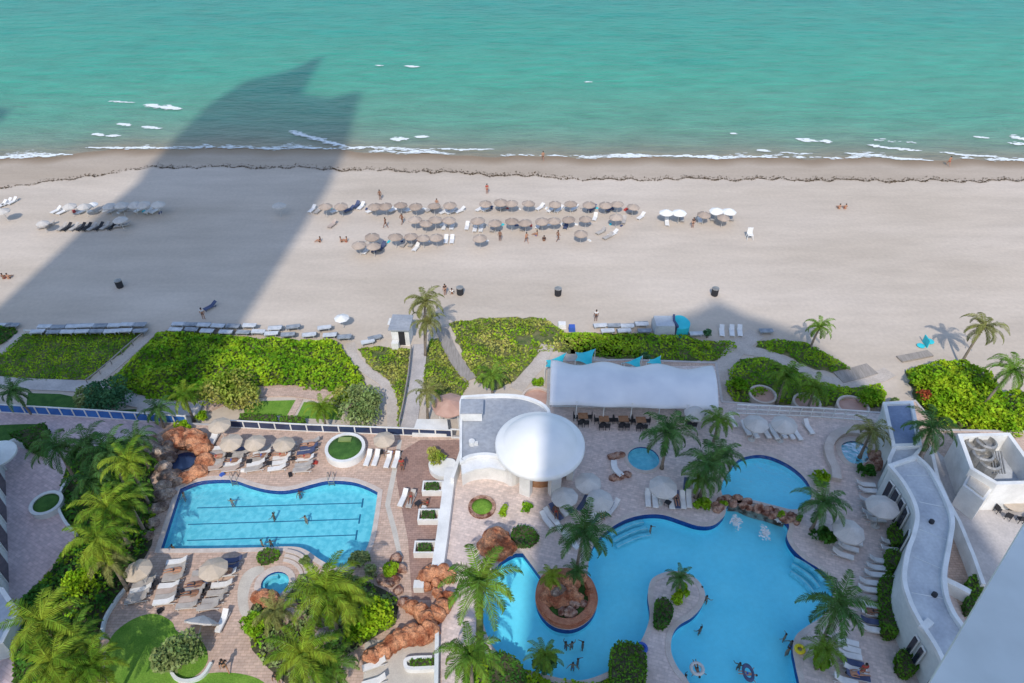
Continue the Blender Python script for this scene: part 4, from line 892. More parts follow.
lrow([(722, 331), (732, 331), (740, 331)], 80, 'lounger', 'the white row right of the blue cabana', wht, True)
tw0 = None
for rowv, us, lb in ((208, [330, 366, 380, 393, 408, 424, 440, 455, 492, 507, 520, 547, 563, 580, 598, 612, 626], 'first umbrella row'), (224.5, [420, 431, 441, 488, 503, 518, 532, 548, 561, 576, 591, 611, 622], 'second umbrella row'), (240.5, [364, 390, 401, 417, 430, 488, 588], 'third umbrella row'), (211.5, [60, 75, 89, 105, 117, 130, 144, 160], 'shaded left group')):
    for i, u in enumerate(us):
        x, y = at(u + random.uniform(-1.5, 1.5), rowv + random.uniform(-1, 1.2), .1); l_ = f'small towel or bag on the sand, {ordn(i, len(us))}{frm(i, len(us))} below the {lb}'; m_ = ['white', 'cushion_navy', 'cushion_grey', 'white', 'red', 'teal', 'white'][(i * 3 + int(rowv)) % 7]
        if tw0 is None:
            tw0 = MB().box((0, 0, .09), (.75, .4, .18), taper=.75).build('beach_towel', m_); tw0.location = (x, y, 0); tag(tw0, l_, 'towel', 'towels and bags under the beach umbrellas')
        else: dup(tw0, (x, y, 0), random.uniform(0, 3), l_, sc_=random.uniform(.6, 1.15), mats={'self': m_})
# stacks of folded loungers along the dune edge
SG = 'stacked loungers along the dune edge'
LV = ['bottom', 'middle', 'topmost']
def stacks(pts, where, m='cushion_grey', ang=3, lev=3):
    n_ = len(pts)
    for i, q in enumerate(pts):
        u, v = q[:2]
        for k in range(lev):
            nm = LV[k] if lev == 3 else LV[k * 2]
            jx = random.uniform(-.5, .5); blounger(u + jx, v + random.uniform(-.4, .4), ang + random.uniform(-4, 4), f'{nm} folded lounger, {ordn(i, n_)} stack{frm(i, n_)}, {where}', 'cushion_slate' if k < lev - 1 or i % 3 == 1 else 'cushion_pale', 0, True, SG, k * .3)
stacks([(44, 326), (58, 326), (72, 325.5), (86, 325), (100, 325), (114, 324.5), (127, 324), (139, 324)], 'the upper left stack row', ang=2)
stacks([(37, 331), (53, 331), (67, 331), (82, 330.5), (96, 330.5), (111, 330.5), (125, 330), (140, 330)], 'the lower left stack row', ang=2)
stacks([(178, 323.5), (190, 324), (204, 324), (218, 325), (233, 325.5), (249, 325)], 'the upper centre left stack row', ang=-3)
stacks([(175, 329), (191, 329), (207, 330), (226, 331), (243, 331.5), (258, 331)], 'the lower centre left stack row', ang=-3)
stacks([(4, 324.5), (12, 324.5)], 'the far left corner pair', lev=2)
stacks([(275, 327), (293, 326), (324, 327)], 'the sunny upper row before the path', ang=8)
stacks([(271, 333), (288, 334), (309, 334), (330, 334), (344, 336)], 'the sunny lower row before the path', ang=8)
stacks([(600, 325), (614, 325), (628, 325), (642, 323), (645, 330), (608, 330), (624, 330)], 'row above the green dune', ang=2, lev=2)
stacks([(696, 333), (766, 330)], 'the two low piles near the shadow spire', ang=2, lev=2)
stacks([(368, 341), (375, 337)], 'the pair left of the beach hut', ang=20, lev=2)
# ------------------------------------------------------------------ people
def skinmesh(V, E, Rd, sub=1):
    me = bpy.data.meshes.new('tmp'); me.from_pydata([tuple(v) for v in V], E, []); o = bpy.data.objects.new('tmp', me); C.objects.link(o)
    md = o.modifiers.new('s', 'SKIN'); sv = me.skin_vertices[0].data
    for i, r in enumerate(Rd): sv[i].radius = (r, r) if not isinstance(r, tuple) else r; sv[i].use_root = (i == 0)
    ms = o.modifiers.new('b', 'SUBSURF'); ms.levels = sub; ms.render_levels = sub
    dg = bpy.context.evaluated_depsgraph_get(); q = bpy.data.meshes.new_from_object(o.evaluated_get(dg)); bpy.data.objects.remove(o); return q
def pose(kind):
    J = dict(pel=(0, 0, .95), wai=(0, 0, 1.08), che=(0, .01, 1.28), nec=(0, 0, 1.47), hea=(0, .02, 1.60), top=(0, .01, 1.68))
    for s, n_ in ((-1, 'L'), (1, 'R')):
        J.update({'hip' + n_: (s * .10, 0, .88), 'kne' + n_: (s * .11, .03, .50), 'ank' + n_: (s * .11, -.02, .09), 'toe' + n_: (s * .13, .13, .04), 'sho' + n_: (s * .18, 0, 1.40), 'elb' + n_: (s * .25, -.02, 1.12), 'wri' + n_: (s * .27, .06, .88), 'han' + n_: (s * .27, .09, .79)})
    if kind == 'walk':
        J['kneL'] = (-.11, .2, .52); J['ankL'] = (-.11, .28, .12); J['toeL'] = (-.12, .42, .1); J['kneR'] = (.11, -.08, .5); J['ankR'] = (.11, -.35, .14); J['toeR'] = (.12, -.25, .04)
        J['elbL'] = (-.26, -.14, 1.14); J['wriL'] = (-.27, -.1, .9); J['hanL'] = (-.27, -.08, .82); J['wriR'] = (.25, .22, .98); J['hanR'] = (.24, .3, .94)
    if kind == 'sit':
        for k in J: J[k] = (J[k][0], J[k][1], J[k][2] - .83)
        for s, n_ in ((-1, 'L'), (1, 'R')):
            J['kne' + n_] = (s * .14, .42, .32); J['ank' + n_] = (s * .14, .72, .06); J['toe' + n_] = (s * .15, .84, .12); J['elb' + n_] = (s * .27, .05, .33); J['wri' + n_] = (s * .2, .28, .28); J['han' + n_] = (s * .17, .36, .3)
    if kind in ('lie', 'float'):
        for k in J: x, y, z = J[k]; J[k] = (x, z - .9, .1 - y * .4)
        for s, n_ in ((-1, 'L'), (1, 'R')):
            J['kne' + n_] = (s * .13, -.42, .2); J['toe' + n_] = (s * .16, -.86, .18)
            if kind == 'float': J['elb' + n_] = (s * .42, .4, .08); J['wri' + n_] = (s * .62, .55, .08); J['han' + n_] = (s * .7, .6, .08)
    if kind == 'wade':
        for s, n_ in ((-1, 'L'), (1, 'R')): J['elb' + n_] = (s * .38, .08, 1.2); J['wri' + n_] = (s * .52, .26, 1.14); J['han' + n_] = (s * .56, .34, 1.13)
    return J
ORDJ = ['pel', 'wai', 'che', 'nec', 'hea', 'top'] + [a + s for s in 'LR' for a in ('hip', 'kne', 'ank', 'toe', 'sho', 'elb', 'wri', 'han')]
RAD = dict(pel=.13, wai=.115, che=.145, nec=.055, hea=.095, top=.06, hip=.095, kne=.062, ank=.04, toe=.035, sho=.062, elb=.043, wri=.03, han=.035)
def person_src(kind, suit):
    J = pose(kind); V = [J[k] for k in ORDJ]; ix = {k: i for i, k in enumerate(ORDJ)}
    E = [('pel', 'wai'), ('wai', 'che'), ('che', 'nec'), ('nec', 'hea'), ('hea', 'top')]
    for s in 'LR': E += [('pel', 'hip' + s), ('hip' + s, 'kne' + s), ('kne' + s, 'ank' + s), ('ank' + s, 'toe' + s), ('che', 'sho' + s), ('sho' + s, 'elb' + s), ('elb' + s, 'wri' + s), ('wri' + s, 'han' + s)]
    me = skinmesh(V, [(ix[a], ix[b]) for a, b in E], [RAD[k[:3]] for k in ORDJ]); me.materials.clear(); me.materials.append(M['skin'])
    me.polygons.foreach_set('use_smooth', [True] * len(me.polygons))
    o = bpy.data.objects.new('person', me); C.objects.link(o)
    # shorts: a slightly wider shell over pelvis and upper thighs
    V2 = [J['pel'], tuple(Vector(J['pel']).lerp(Vector(J['wai']), .5))]; E2 = [(0, 1)]; R2 = [.145, .13]
    for s in 'LR':
        mid = Vector(J['hip' + s]).lerp(Vector(J['kne' + s]), .45); V2 += [J['hip' + s], tuple(mid)]; n_ = len(V2); E2 += [(0, n_ - 2), (n_ - 2, n_ - 1)]; R2 += [.11, .095]
    m2 = skinmesh(V2, E2, R2); m2.materials.clear(); m2.materials.append(M[suit]); s_ = bpy.data.objects.new('shorts', m2); C.objects.link(s_); s_.parent = o
    bm = bmesh.new(); bmesh.ops.create_icosphere(bm, subdivisions=2, radius=.108); h = Vector(J['hea']) * .5 + Vector(J['top']) * .5
    fwd = Vector((0, 1, 0)) if kind not in ('lie', 'float') else Vector((0, 0, 1)); bmesh.ops.translate(bm, verts=bm.verts, vec=h - fwd * .02)
    m3 = bpy.data.meshes.new('hair'); bm.to_mesh(m3); bm.free(); m3.materials.append(M['hair']); h_ = bpy.data.objects.new('hair', m3); C.objects.link(h_); h_.parent = o
    # shirt shell
    V4 = [J['che'], J['wai'], tuple(Vector(J['che']).lerp(Vector(J['nec']), .6)), J['shoL'], tuple(Vector(J['shoL']).lerp(Vector(J['elbL']), .5)), J['shoR'], tuple(Vector(J['shoR']).lerp(Vector(J['elbR']), .5))]
    m4 = skinmesh(V4, [(0, 1), (0, 2), (0, 3), (3, 4), (0, 5), (5, 6)], [.158, .13, .085, .075, .062, .075, .062]); m4.materials.clear(); m4.materials.append(M['white'])
    s4 = bpy.data.objects.new('shirt', m4); C.objects.link(s4); s4.parent = o
    return tag(o, '', 'person')
PS = {}
def person(kind, u, v, z, label, suit='black', rz=0, skin='skin', top=None, dz=0, ps=1):
    x, y = at(u, v, z + .5 if kind in ('stand', 'walk') else z); first = kind not in PS
    if first: PS[kind] = person_src(kind, 'black'); PS[kind].hide_render = False
    src = PS[kind]; c = src.copy(); C.objects.link(c); c.location = (x, y, z + dz); c.rotation_euler = (0, 0, rz); c['label'] = label; c.scale = (ps,) * 3
    if skin != 'skin': c.data = remat(src.data, skin)
    for ch in src.children:
        b_ = ch.name.split('.')[0]
        if b_ == 'shirt' and not top: continue
        d = ch.copy(); C.objects.link(d); d.parent = c
        if b_ == 'shorts': d.data = remat(ch.data, suit)
        if b_ == 'shirt': d.data = remat(ch.data, top)
    return c
WZ = DZ - .10
ppl = [('stand', 487, 191, 0, 'person in red walking towards the sea above the middle umbrellas', 'red', .2, 'red'),
 ('stand', 380, 197, 0, 'person in dark swimwear standing on the sea side of the first taupe umbrellas', 'black', 0, None),
 ('walk', 385.5, 225, 0, 'person in dark shorts walking left between first and third umbrella rows', 'black', 1.2, None),
 ('walk', 402, 221, 0, 'person in dark swimwear walking just left of the second row of umbrellas', 'black', -.5, None),
 ('sit', 320.5, 242, 0, 'person in dark clothes sitting at the edge of the tower shadow', 'black', 1.5, 'black'),
 ('sit', 341, 242, 0, 'person in dark swimwear sitting left of the umbrella trio', 'black', -1.2, None),
 ('sit', 347, 242, 0, 'person reclining on the sand just left of the umbrella trio', 'red', 1.4, None),
 ('stand', 500, 238, 0, 'person standing alone below the second umbrella row of the middle group', 'black', 0, None),
 ('walk', 526.5, 240, 0, 'person in dark shorts walking below the middle umbrella group, leftmost of three', 'black', .5, None),
 ('sit', 544, 241, 0, 'person in black sitting below the middle umbrella group', 'black', 0, 'black'),
 ('sit', 537, 236, 0, 'person in blue sitting on the sand below the middle umbrella group', 'blue', 1, None),
 ('walk', 558, 238, 0, 'person in dark swimwear walking left of the lone right umbrella', 'black', -1, None),
 ('stand', 693, 225, 0, 'person in dark clothes between the white umbrella pair and the mixed cluster', 'black', 0, 'black'),
 ('stand', 445, 292, 0, 'person in dark clothes walking beside the bin above the tall palm', 'black', .5, 'black'),
 ('sit', 452, 294, 0, 'person sitting next to the dark bin above the tall palm', 'white', 0, 'white'),
 ('stand', 596, 318, 0, 'person in white shirt and dark shorts above the dune behind the tent', 'black', 0, 'white'),
 ('sit', 839, 209, 0, 'left person of the couple sitting alone on the right of the beach', 'black', 0, None),
 ('sit', 845, 209, 0, 'right person of the couple sitting alone on the right of the beach', 'red', 0, None),
 ('sit', 4, 279, 0, 'person in red sitting at the left edge of the beach', 'red', 0, None),
 ('sit', 9, 279, 0, 'person in dark swimwear sitting beside the person in red', 'black', 0, None),
 ('stand', 203, 316, 0, 'person in white shirt standing above the centre left stacks', 'black', 0, 'white'),
 ('stand', 437, 206, 0, 'person standing between the two last taupe umbrellas of the first row', 'black', 0, None),
 ('walk', 543, 158, -.15, 'person wading at the waterline near the middle of the shore', 'black', 0, None),
 ('walk', 949, 163, -.15, 'person in red wading at the waterline on the right', 'red', 0, None),
 ('walk', 225, 668, DZ, 'person in dark clothes walking on the pink paving below the fallen parasol', 'black', .6, 'black'),
 ('walk', 278, 681, DZ, 'person in dark clothes at the lower edge below the yellow palms', 'black', .3, 'black'),
 ('stand', 402, 467, DZ, 'person with red towel beside the four white loungers', 'red', 0, 'red'),
 ('sit', 428, 505, DZ, 'person sitting on the ground beside the white planter wall', 'black', 1.5, 'red'),
 ('stand', 529, 483, DZ, 'person standing by the pillars under the dome', 'black', 0, 'black'),
 ('stand', 862, 672, DZ, 'person in red by the cluster near the lower right pool edge', 'red', 0, 'red')]
for k, u, v, z, lb, suit, rz, top in ppl: person(k, u, v, z, lb, suit, rz, 'skin2' if (u * 3) % 2 < 1 else 'skin', top)
for i, (k, u, v, lb) in enumerate([('wade', 231, 500, 'person floating near the far left part of the lap pool'), ('wade', 273, 514, 'swimmer between the lane lines in the middle of the lap pool'), ('wade', 305, 517, 'swimmer right of the middle of the lap pool on a lane line'),
   ('wade', 299, 492, 'person at the far edge of the lap pool near its inward curve'), ('wade', 261, 541, 'left person of the pair near the near edge of the lap pool'), ('wade', 270, 541, 'right person of the pair near the near edge of the lap pool'), ('wade', 183, 494, 'person at the far left corner of the lap pool'), ('wade', 172, 546, 'person at the near left corner of the lap pool'),
   ('wade', 651, 527, 'person standing at the foot of the pool steps in the big pool'), ('wade', 566, 643, 'left one of the pair of swimmers below the rock island'), ('wade', 572, 643, 'right one of the pair of swimmers below the rock island'), ('wade', 583, 643, 'single swimmer just right of the pair below the rock island'),
   ('wade', 573, 664, 'left one of two people floating near the lower left pool edge'), ('wade', 578, 660, 'right one of two people floating near the lower left pool edge'), ('wade', 707, 597, 'person leaning on the right side of the paved peninsula'), ('wade', 701, 628, 'swimmer alone just below the peninsula tip'), ('wade', 702, 588, 'person by the coping at the upper right of the peninsula'),
   ('float', 697, 669, 'person lying on the pale ring float near the lower peninsula'), ('float', 748, 674, 'person in the oval dinghy at the bottom of the pool'), ('wade', 740, 664, 'swimmer in blue beside the oval dinghy'), ('wade', 786, 635, 'swimmer left of the yellow float at the right pool edge'), ('wade', 792, 642, 'person in the water beside the yellow float at the right edge'), ('wade', 789, 649, 'nearest of the three bathers at the right pool edge'), ('wade', 686, 676, 'person at the coping at the bottom of the peninsula')]):
    person(k, u, v, WZ - (0 if k == 'float' else 0), lb, 'black' if i % 3 else 'blue', i * 1.3, 'skin2' if i % 2 else 'skin', None, dz=(-1.18 if k == 'wade' else -.05), ps=.8)
for q, (u, v, lb) in enumerate([(309, 445, 'person lying on the navy lounger in the fifth sunny column'), (262, 456, 'person lying on the white lounger in the third sunny column'), (281, 455, 'person lying on the top white lounger in the fourth sunny column'), (196, 585, 'person lying on the navy lounger in the third column below the lap pool'), (226, 572, 'person lying under the big beige parasol below the lap pool'), (411, 497, 'person lying on the grey lounger near the planter wall'), (676, 499, 'person lying on the navy lounger under the single parasol'), (393, 453, 'person sitting by the four white loungers near the parasol'), (305, 457, 'person in dark swimwear on a white lounger of the fifth sunny column'), (872, 612, 'person lying on a lounger beside the long clipped hedge'), (602, 513, 'person lying on a white lounger below the cluster of three parasols'), (556, 512, 'person lying on the navy lounger in the tilted row'), (175, 571, 'person lying on a grey lounger in the second column of the lower deck'), (232, 461, 'person lying in the second column of the sunny deck'), (217, 457, 'person lying in the leftmost column of the sunny deck'), (192, 594, 'person lying near the hotel end of the third lower column'), (857, 674, 'person lying in the cluster near the lower right pool edge')]):
    person('lie', u, v, DZ + .42, lb, ['black', 'blue', 'red'][q % 3], R(-80 if u < 400 else 0 if u < 700 else 85), 'skin2' if q % 2 else 'skin')
for s in PS.values():
    for ch in list(s.children): bpy.data.objects.remove(ch)
    bpy.data.objects.remove(s)
# floats
def torus_mb(r, t, n=20, k=8, sx=1, sy=1):
    mb = MB(); vs = [((r + t * math.cos(6.2832 * j / k)) * math.cos(6.2832 * i / n) * sx, (r + t * math.cos(6.2832 * j / k)) * math.sin(6.2832 * i / n) * sy, t * math.sin(6.2832 * j / k)) for i in range(n) for j in range(k)]
    mb.add(vs, [(i * k + j, i * k + (j + 1) % k, ((i + 1) % n) * k + (j + 1) % k, ((i + 1) % n) * k + j) for i in range(n) for j in range(k)]); return mb
for u, v, r, m_, lb in ((697, 669, .42, 'pole', 'pale ring float at the lower part of the peninsula edge'), (748, 673, .43, 'cushion_navy', 'grey oval inflatable dinghy at the bottom of the big pool'), (799, 651, .28, 'yellow', 'small yellow ring float lying on the right pool edge'), (641, 650, .35, 'blue', 'pale blue towel ring lying at the peninsula neck')):
    x, y = at(u, v, WZ); o = torus_mb(r, .13, sx=.75 if u == 748 else 1, sy=1.25 if u == 748 and u > 700 else 1).build('swim_ring', m_, None, True); o.location = (x, y, WZ + .05 if u not in (799, 641) else DZ + .18); tag(o, lb, 'swim ring')
# ------------------------------------------------------------------ bins, tables, hut, cabana, tent
def bin_(u, v, lb):
    x, y = at(u, v, .5); t = thing('litter_bin', (x, y, 0), lb, 'bin', 'bins on the open sand')
    MB().lathe([(.36, 0), (.42, .1), (.44, .95), (.40, 1.0)], n=14).build('body', 'dark', t); MB().lathe([(.46, 1.0), (.46, 1.07), (.2, 1.15)], n=14).build('lid', 'metal', t)
bin_(119, 284, 'dark litter bin inside the tower shadow on the left'); bin_(460, 291, 'dark litter bin beside two people above the tall palm'); bin_(558, 292, 'dark litter bin on the bare sand above the yellow dune bed'); bin_(715, 292, 'dark litter bin just above the tip of the spire shadow')
# white lifeguard style chair
x, y = at(750, 235, .6); t = thing('beach_chair', (x, y, 0), 'tall white chair standing alone right of the white umbrellas', 'chair')
MB().box((0, 0, .7), (.75, .7, .1)).build('seat', 'white', t); MB().box((0, .33, 1.15), (.75, .08, .9)).build('backrest', 'white', t)
for a in (-1, 1):
    for b_ in (-1, 1): MB().tube([(a * .45, b_ * .42, 0), (a * .33, b_ * .3, .66)], .04, 6).build('leg', 'white', t)
x, y = at(926, 342, .4); t = thing('paddle_rack', (x, y, 0), 'teal water toys leaning on a small rack on the open sand at the right', 'rack')
MB().box((0, 0, .5), (.1, 1.2, 1.0)).build('frame', 'teal', t); MB().lathe([(.5, 0), (.55, .08), (.1, .14)], (.7, .5, .05), 12).build('board', 'teal', t); MB().lathe([(.4, 0), (.45, .08), (.1, .14)], (-.6, -.3, .05), 12).build('board', 'teal', t)
# beach hut
x, y = at(403, 340, 0); t = thing('beach_hut', (x, y, 0), 'small beach hut with slate blue roof below the tall double palm', 'hut', rz=R(-3))
MB().box((0, 0, 1.2), (2.0, 2.0, 2.4)).build('wall', 'white', t); MB().box((0, .0, 2.5), (2.4, 2.9, .14)).build('roof', 'roofgrey', t); MB().box((.15, -1.01, 1.05), (.7, .06, 1.9)).build('door', 'dark', t)
MB().box((-.55, -1.5, .45), (.8, .6, .9)).build('counter', 'white', t); MB().box((-1.35, .7, 2.1), (.5, 1.2, .08)).build('side_awning', 'white', t)
# blue cabana
x, y = at(672, 327, .6); t = thing('beach_cabana', (x, y, 0), 'low storage cabana with grey tarpaulin and curved blue end on the dune edge', 'cabana')
MB().box((-1.0, 0, .75), (2.4, 2.2, 1.5), taper=.9).build('tarpaulin', 'roofpale', t)
MB().prism(smooth([(-.2 + .5, -1.1), (1.5, -1.1), (2.0, 0), (1.4, 1.2), (.4, 1.1)], 5), 0, 1.3).build('blue_shell', 'teal', t)
MB().ribbon([(.35, -1.1), (.1, 0), (.3, 1.15)], .25, 0, 1.6).build('strap', 'cushion_navy', t)
for i, (u, v, w_) in enumerate([(562, 325, 1.0), (572, 328, .8)]):
    x, y = at(u, v, .3); o = MB().box((0, 0, .3), (w_, .8, .6), taper=.85).build('cooler_box', ['cushion', 'blue'][i]); o.location = (x, y, 0); tag(o, ['white cooler box at the top of the yellow dune bed', 'blue cooler box at the top of the yellow dune bed'][i], 'box')
x, y = at(343, 325, .5); t = thing('folded_canopy', (x, y, 0), 'small white peaked canopy over the sunny stacks', 'canopy'); MB().lathe([(.9, 0), (.5, .2), (.05, .4)], (0, 0, 1.5), 8).build('cloth', 'white', t); MB().tube([(0, 0, 0), (0, 0, 1.6)], .04, 6).build('pole', 'pole', t)
# pink gazebo
x, y = at(449, 402, 2.6 + .3); t = thing('gazebo', (x, y, 0), 'octagonal gazebo with dusty pink roof left of the flat grey roof', 'gazebo')
c = canopy_mesh(1.75, .7).build('roof', 'canvas_pink', t); c.location = (0, 0, 2.5)
for k in range(4): MB().tube([(1.25 * math.cos(k * 1.571 + .78), 1.25 * math.sin(k * 1.571 + .78), 0), (1.25 * math.cos(k * 1.571 + .78), 1.25 * math.sin(k * 1.571 + .78), 2.55)], .06, 8).build('post', 'white', t)
for k, (u, v, r, lb) in enumerate([(537, 400, 1.5, 'round pink paved nook left of the tent beside the dome'), (762, 397, 1.3, 'round pink nook between shrubs behind the right railing, left one'), (806, 405, 1.3, 'round pink nook between shrubs behind the right railing, middle one'), (852, 409, 1.5, 'round pink nook with pale wall behind the right railing, rightmost')]):
    x, y = at(u, v, .4); t = thing('seating_nook', (x, y, 0), lb, 'seating nook'); MB().lathe([(r, 0), (r, .55)], n=22).build('paving', 'canvas_pink', t)
    MB().ribbon(ellipse((0, 0), r, r, 24), .22, 0, .85, True).build('ring_wall', 'coping', t)
# tent
def tent():
    t = thing('event_tent', (0, 0, 0), 'long white tensile tent with wavy edges over the restaurant', 'tent'); nx_, ny_ = 60, 14; vs = []; a = at(549.5, 403, 4.0); b_ = at(718, 408, 4.0); c = at(551, 360, 4.0); d = at(713, 366, 4.0)
    for j in range(ny_ + 1):
        for i in range(nx_ + 1):
            s, q = i / nx_, j / ny_; p = [(a[k] * (1 - s) + b_[k] * s) * (1 - q) + (c[k] * (1 - s) + d[k] * s) * q for k in (0, 1)]
            wv = math.cos(s * 6.2832 * 3); edge = (1 - q) ** 3 - q ** 3
            p[1] += edge * (-.2 if q > .5 else -.28) * wv; z = 3.75 + .95 * math.sin(math.pi * q) ** .8 * (1 + .10 * wv) + (.14 if q > .5 else .22) * wv * (abs(q - .5) * 2) ** 2
            vs.append((p[0], p[1], z))
    fs = [(j * (nx_ + 1) + i, j * (nx_ + 1) + i + 1, (j + 1) * (nx_ + 1) + i + 1, (j + 1) * (nx_ + 1) + i) for j in range(ny_) for i in range(nx_)]
    mb = MB(); mb.keep = 1; o = mb.add(vs, fs).build('canopy', 'tent', t, True); sd = o.modifiers.new('t', 'SOLIDIFY'); sd.thickness = .03
    for k in range(7):
        for q, yy in ((0, a), (1, c)):
            s = k / 6; e = (b_, d)[q]; x = yy[0] * (1 - s) + e[0] * s; y = yy[1] * (1 - s) + e[1] * s + (.5 if q == 0 else -.5)
            MB().tube([(x, y, DZ), (x, y, 3.9)], .06, 8).build('pole', 'white', t)
    return t
tent()
def sail(pts, lb, z=2.2):
    p = ats(pts, z); c = (sum(q[0] for q in p) / 4, sum(q[1] for q in p) / 4); t = thing('shade_sail', (c[0], c[1], 0), lb, 'shade sail', 'teal shade sails behind the tent')
    vs = []; n_ = 8
    for j in range(n_ + 1):
        for i in range(n_ + 1):
            s, q = i / n_, j / n_; x = (p[0][0] * (1 - s) + p[1][0] * s) * (1 - q) + (p[3][0] * (1 - s) + p[2][0] * s) * q; y = (p[0][1] * (1 - s) + p[1][1] * s) * (1 - q) + (p[3][1] * (1 - s) + p[2][1] * s) * q
            k = 1 - .22 * (4 * s * (1 - s) * (2 * q - 1) ** 2 + 4 * q * (1 - q) * (2 * s - 1) ** 2); vs.append(((x - c[0]) * k, (y - c[1]) * k, z + .45 * (2 * s - 1) * (2 * q - 1)))
    mb = MB(); mb.keep = 1; mb.add(vs, [(j * 9 + i, j * 9 + i + 1, (j + 1) * 9 + i + 1, (j + 1) * 9 + i) for j in range(8) for i in range(8)]).build('cloth', 'teal', t, True)
    for i, q in enumerate(p): MB().tube([(q[0] - c[0], q[1] - c[1], 0), (q[0] - c[0], q[1] - c[1], z + (.45 if i in (0, 2) else -.45))], .05, 6).build('post', 'white', t)
sail([(545, 370), (563, 369), (566, 356), (546, 357)], 'teal shade sail at the left corner of the tent, leftmost'); sail([(575, 364), (593, 365), (595, 352), (576, 349)], 'teal shade sail with pointed corners, second from the left')
sail([(624, 366), (642, 366), (642, 359), (622, 360)], 'low teal shade sail behind the middle of the tent, third from the left'); sail([(646, 366), (665, 366), (660, 359), (650, 356)], 'small teal shade sail right of the dark plant behind the tent')
# dining sets
def chair_mb():
    c = MB(); c.box((0, 0, .45), (.46, .46, .07)).box((0, -.21, .72), (.46, .05, .5))
    for a in (-1, 1):
        for b_ in (-1, 1): c.box((a * .19, b_ * .19, .21), (.04, .04, .42))
    return c
CHS = chair_mb().build('dining_chair', 'dark'); cu = [0]
for i, (u, v, w_) in enumerate([(583, 416, 'first'), (604, 419, 'second'), (623.5, 419, 'third'), (641, 420, 'fourth'), (690, 418, 'fifth')]):
    x, y = at(u, v, DZ + .7); t = thing('dining_table', (x, y, DZ), f'{w_} brown dining table from the left in the row below the tent', 'table', 'restaurant tables')
    MB().box((0, 0, .74), (.95, .8, .05)).build('tabletop', 'wood', t); MB().lathe([(.3, 0), (.3, .04), (.05, .08), (.05, .7)], n=10).build('pedestal', 'dark', t)
    for k, (dx, dy, rr, nm) in enumerate([(-.7, .15, -1.571, 'left'), (.7, .15, 1.571, 'right'), (-.3, -.68, 0, 'near left'), (.3, -.68, 0, 'near right')]):
        lb = f'dark dining chair at the {nm} side of the {w_} table from the left'
        if cu[0] == 0: o = CHS; o.location = (x + dx, y + dy, DZ); o.rotation_euler = (0, 0, rr); tag(o, lb, 'chair', 'restaurant chairs'); cu[0] = 1
        else: dup(CHS, (x + dx, y + dy, DZ), rr, lb, 'restaurant chairs')
# ------------------------------------------------------------------ pavilion with dome
cx, cy = at(540, 443, 4.9)
t = thing('domed_pavilion', (cx, cy, DZ), 'white round domed bar pavilion with flat grey roofed annex at the centre', 'pavilion')
rr = 3.98; q = 4.9 - DZ
MB().lathe([(rr - .3, -.6), (rr - .05, -.55), (rr, -.45), (rr, -.05), (rr - .15, .08), (rr - .6, .2), (rr - .8, .42), (rr - 1.2, .82), (rr - 1.8, 1.22), (rr - 2.5, 1.52), (rr - 3.2, 1.68), (.3, 1.74), (.02, 1.745)], (0, 0, q), 56).build('dome_roof', 'dome', t, False)
for ch in t.children: ch.data.polygons.foreach_set('use_smooth', [True] * len(ch.data.polygons))
for k in range(7):
    a = k * 2 * math.pi / 7 - math.pi / 2 + .45; MB().box((2.9 * math.cos(a), 2.9 * math.sin(a), (q - .4) / 2), (1.0, .6, q - .4), a + math.pi / 2).build('column', 'white', t)
MB().lathe([(2.0, 0), (2.0, 1.05), (2.2, 1.07), (2.2, 1.15), (1.2, 1.15)], n=28).build('bar_counter', 'wood', t)
body = smooth_c(ats([(461, 404), (463, 399), (500, 397), (528, 400), (548, 412), (546, 436), (516, 462), (503, 459), (487, 456), (470, 458), (461, 463)], 4.3), {0, 1, 10}, 4)
bl = [(a - cx, b_ - cy) for a, b_ in body]; zt = 4.3 - DZ
MB().prism(bl, 0, zt).build('annex_wall', 'white', t); MB().prism(bl, None, zt + .006).build('flat_roof', 'roofgrey', t); MB().ribbon(bl, .3, zt, zt + .32, True).build('parapet', 'white', t)
p = at(472, 408, 5.2); MB().box((p[0] - cx, p[1] - cy, zt + .55), (1.9, 1.7, 1.0)).build('roof_shed', 'white', t); MB().box((p[0] - cx, p[1] - cy, zt + 1.1), (2.1, 1.9, .1)).build('shed_roof', 'roofgrey', t)
p = at(472, 443, 4.5); MB().tube([(p[0] - cx, p[1] - cy, zt), (p[0] - cx, p[1] - cy, zt + .5)], .28, 12).build('roof_vent', 'white', t); MB().box((p[0] - cx + .3, p[1] - cy, zt + .15), (.5, .3, .3)).build('roof_pipe', 'white', t)
# curved white front wall of the annex with a dark opening
fw = smooth_open(ats([(462, 480), (475, 477), (490, 475), (503, 473)], DZ), 5); o = MB().ribbon(fw, .3, 0, 2.9).build('front_wall', 'white', t); o.location = (-cx, -cy, 0)
roof2 = ats([(461, 462), (470, 457), (487, 455), (503, 458), (514, 464), (505, 471), (490, 468), (475, 470), (462, 475)], 4.15)
o = MB().prism(roof2, 2.85, 3.05).build('curved_canopy', 'white', t); o.location = (-cx, -cy, 0)
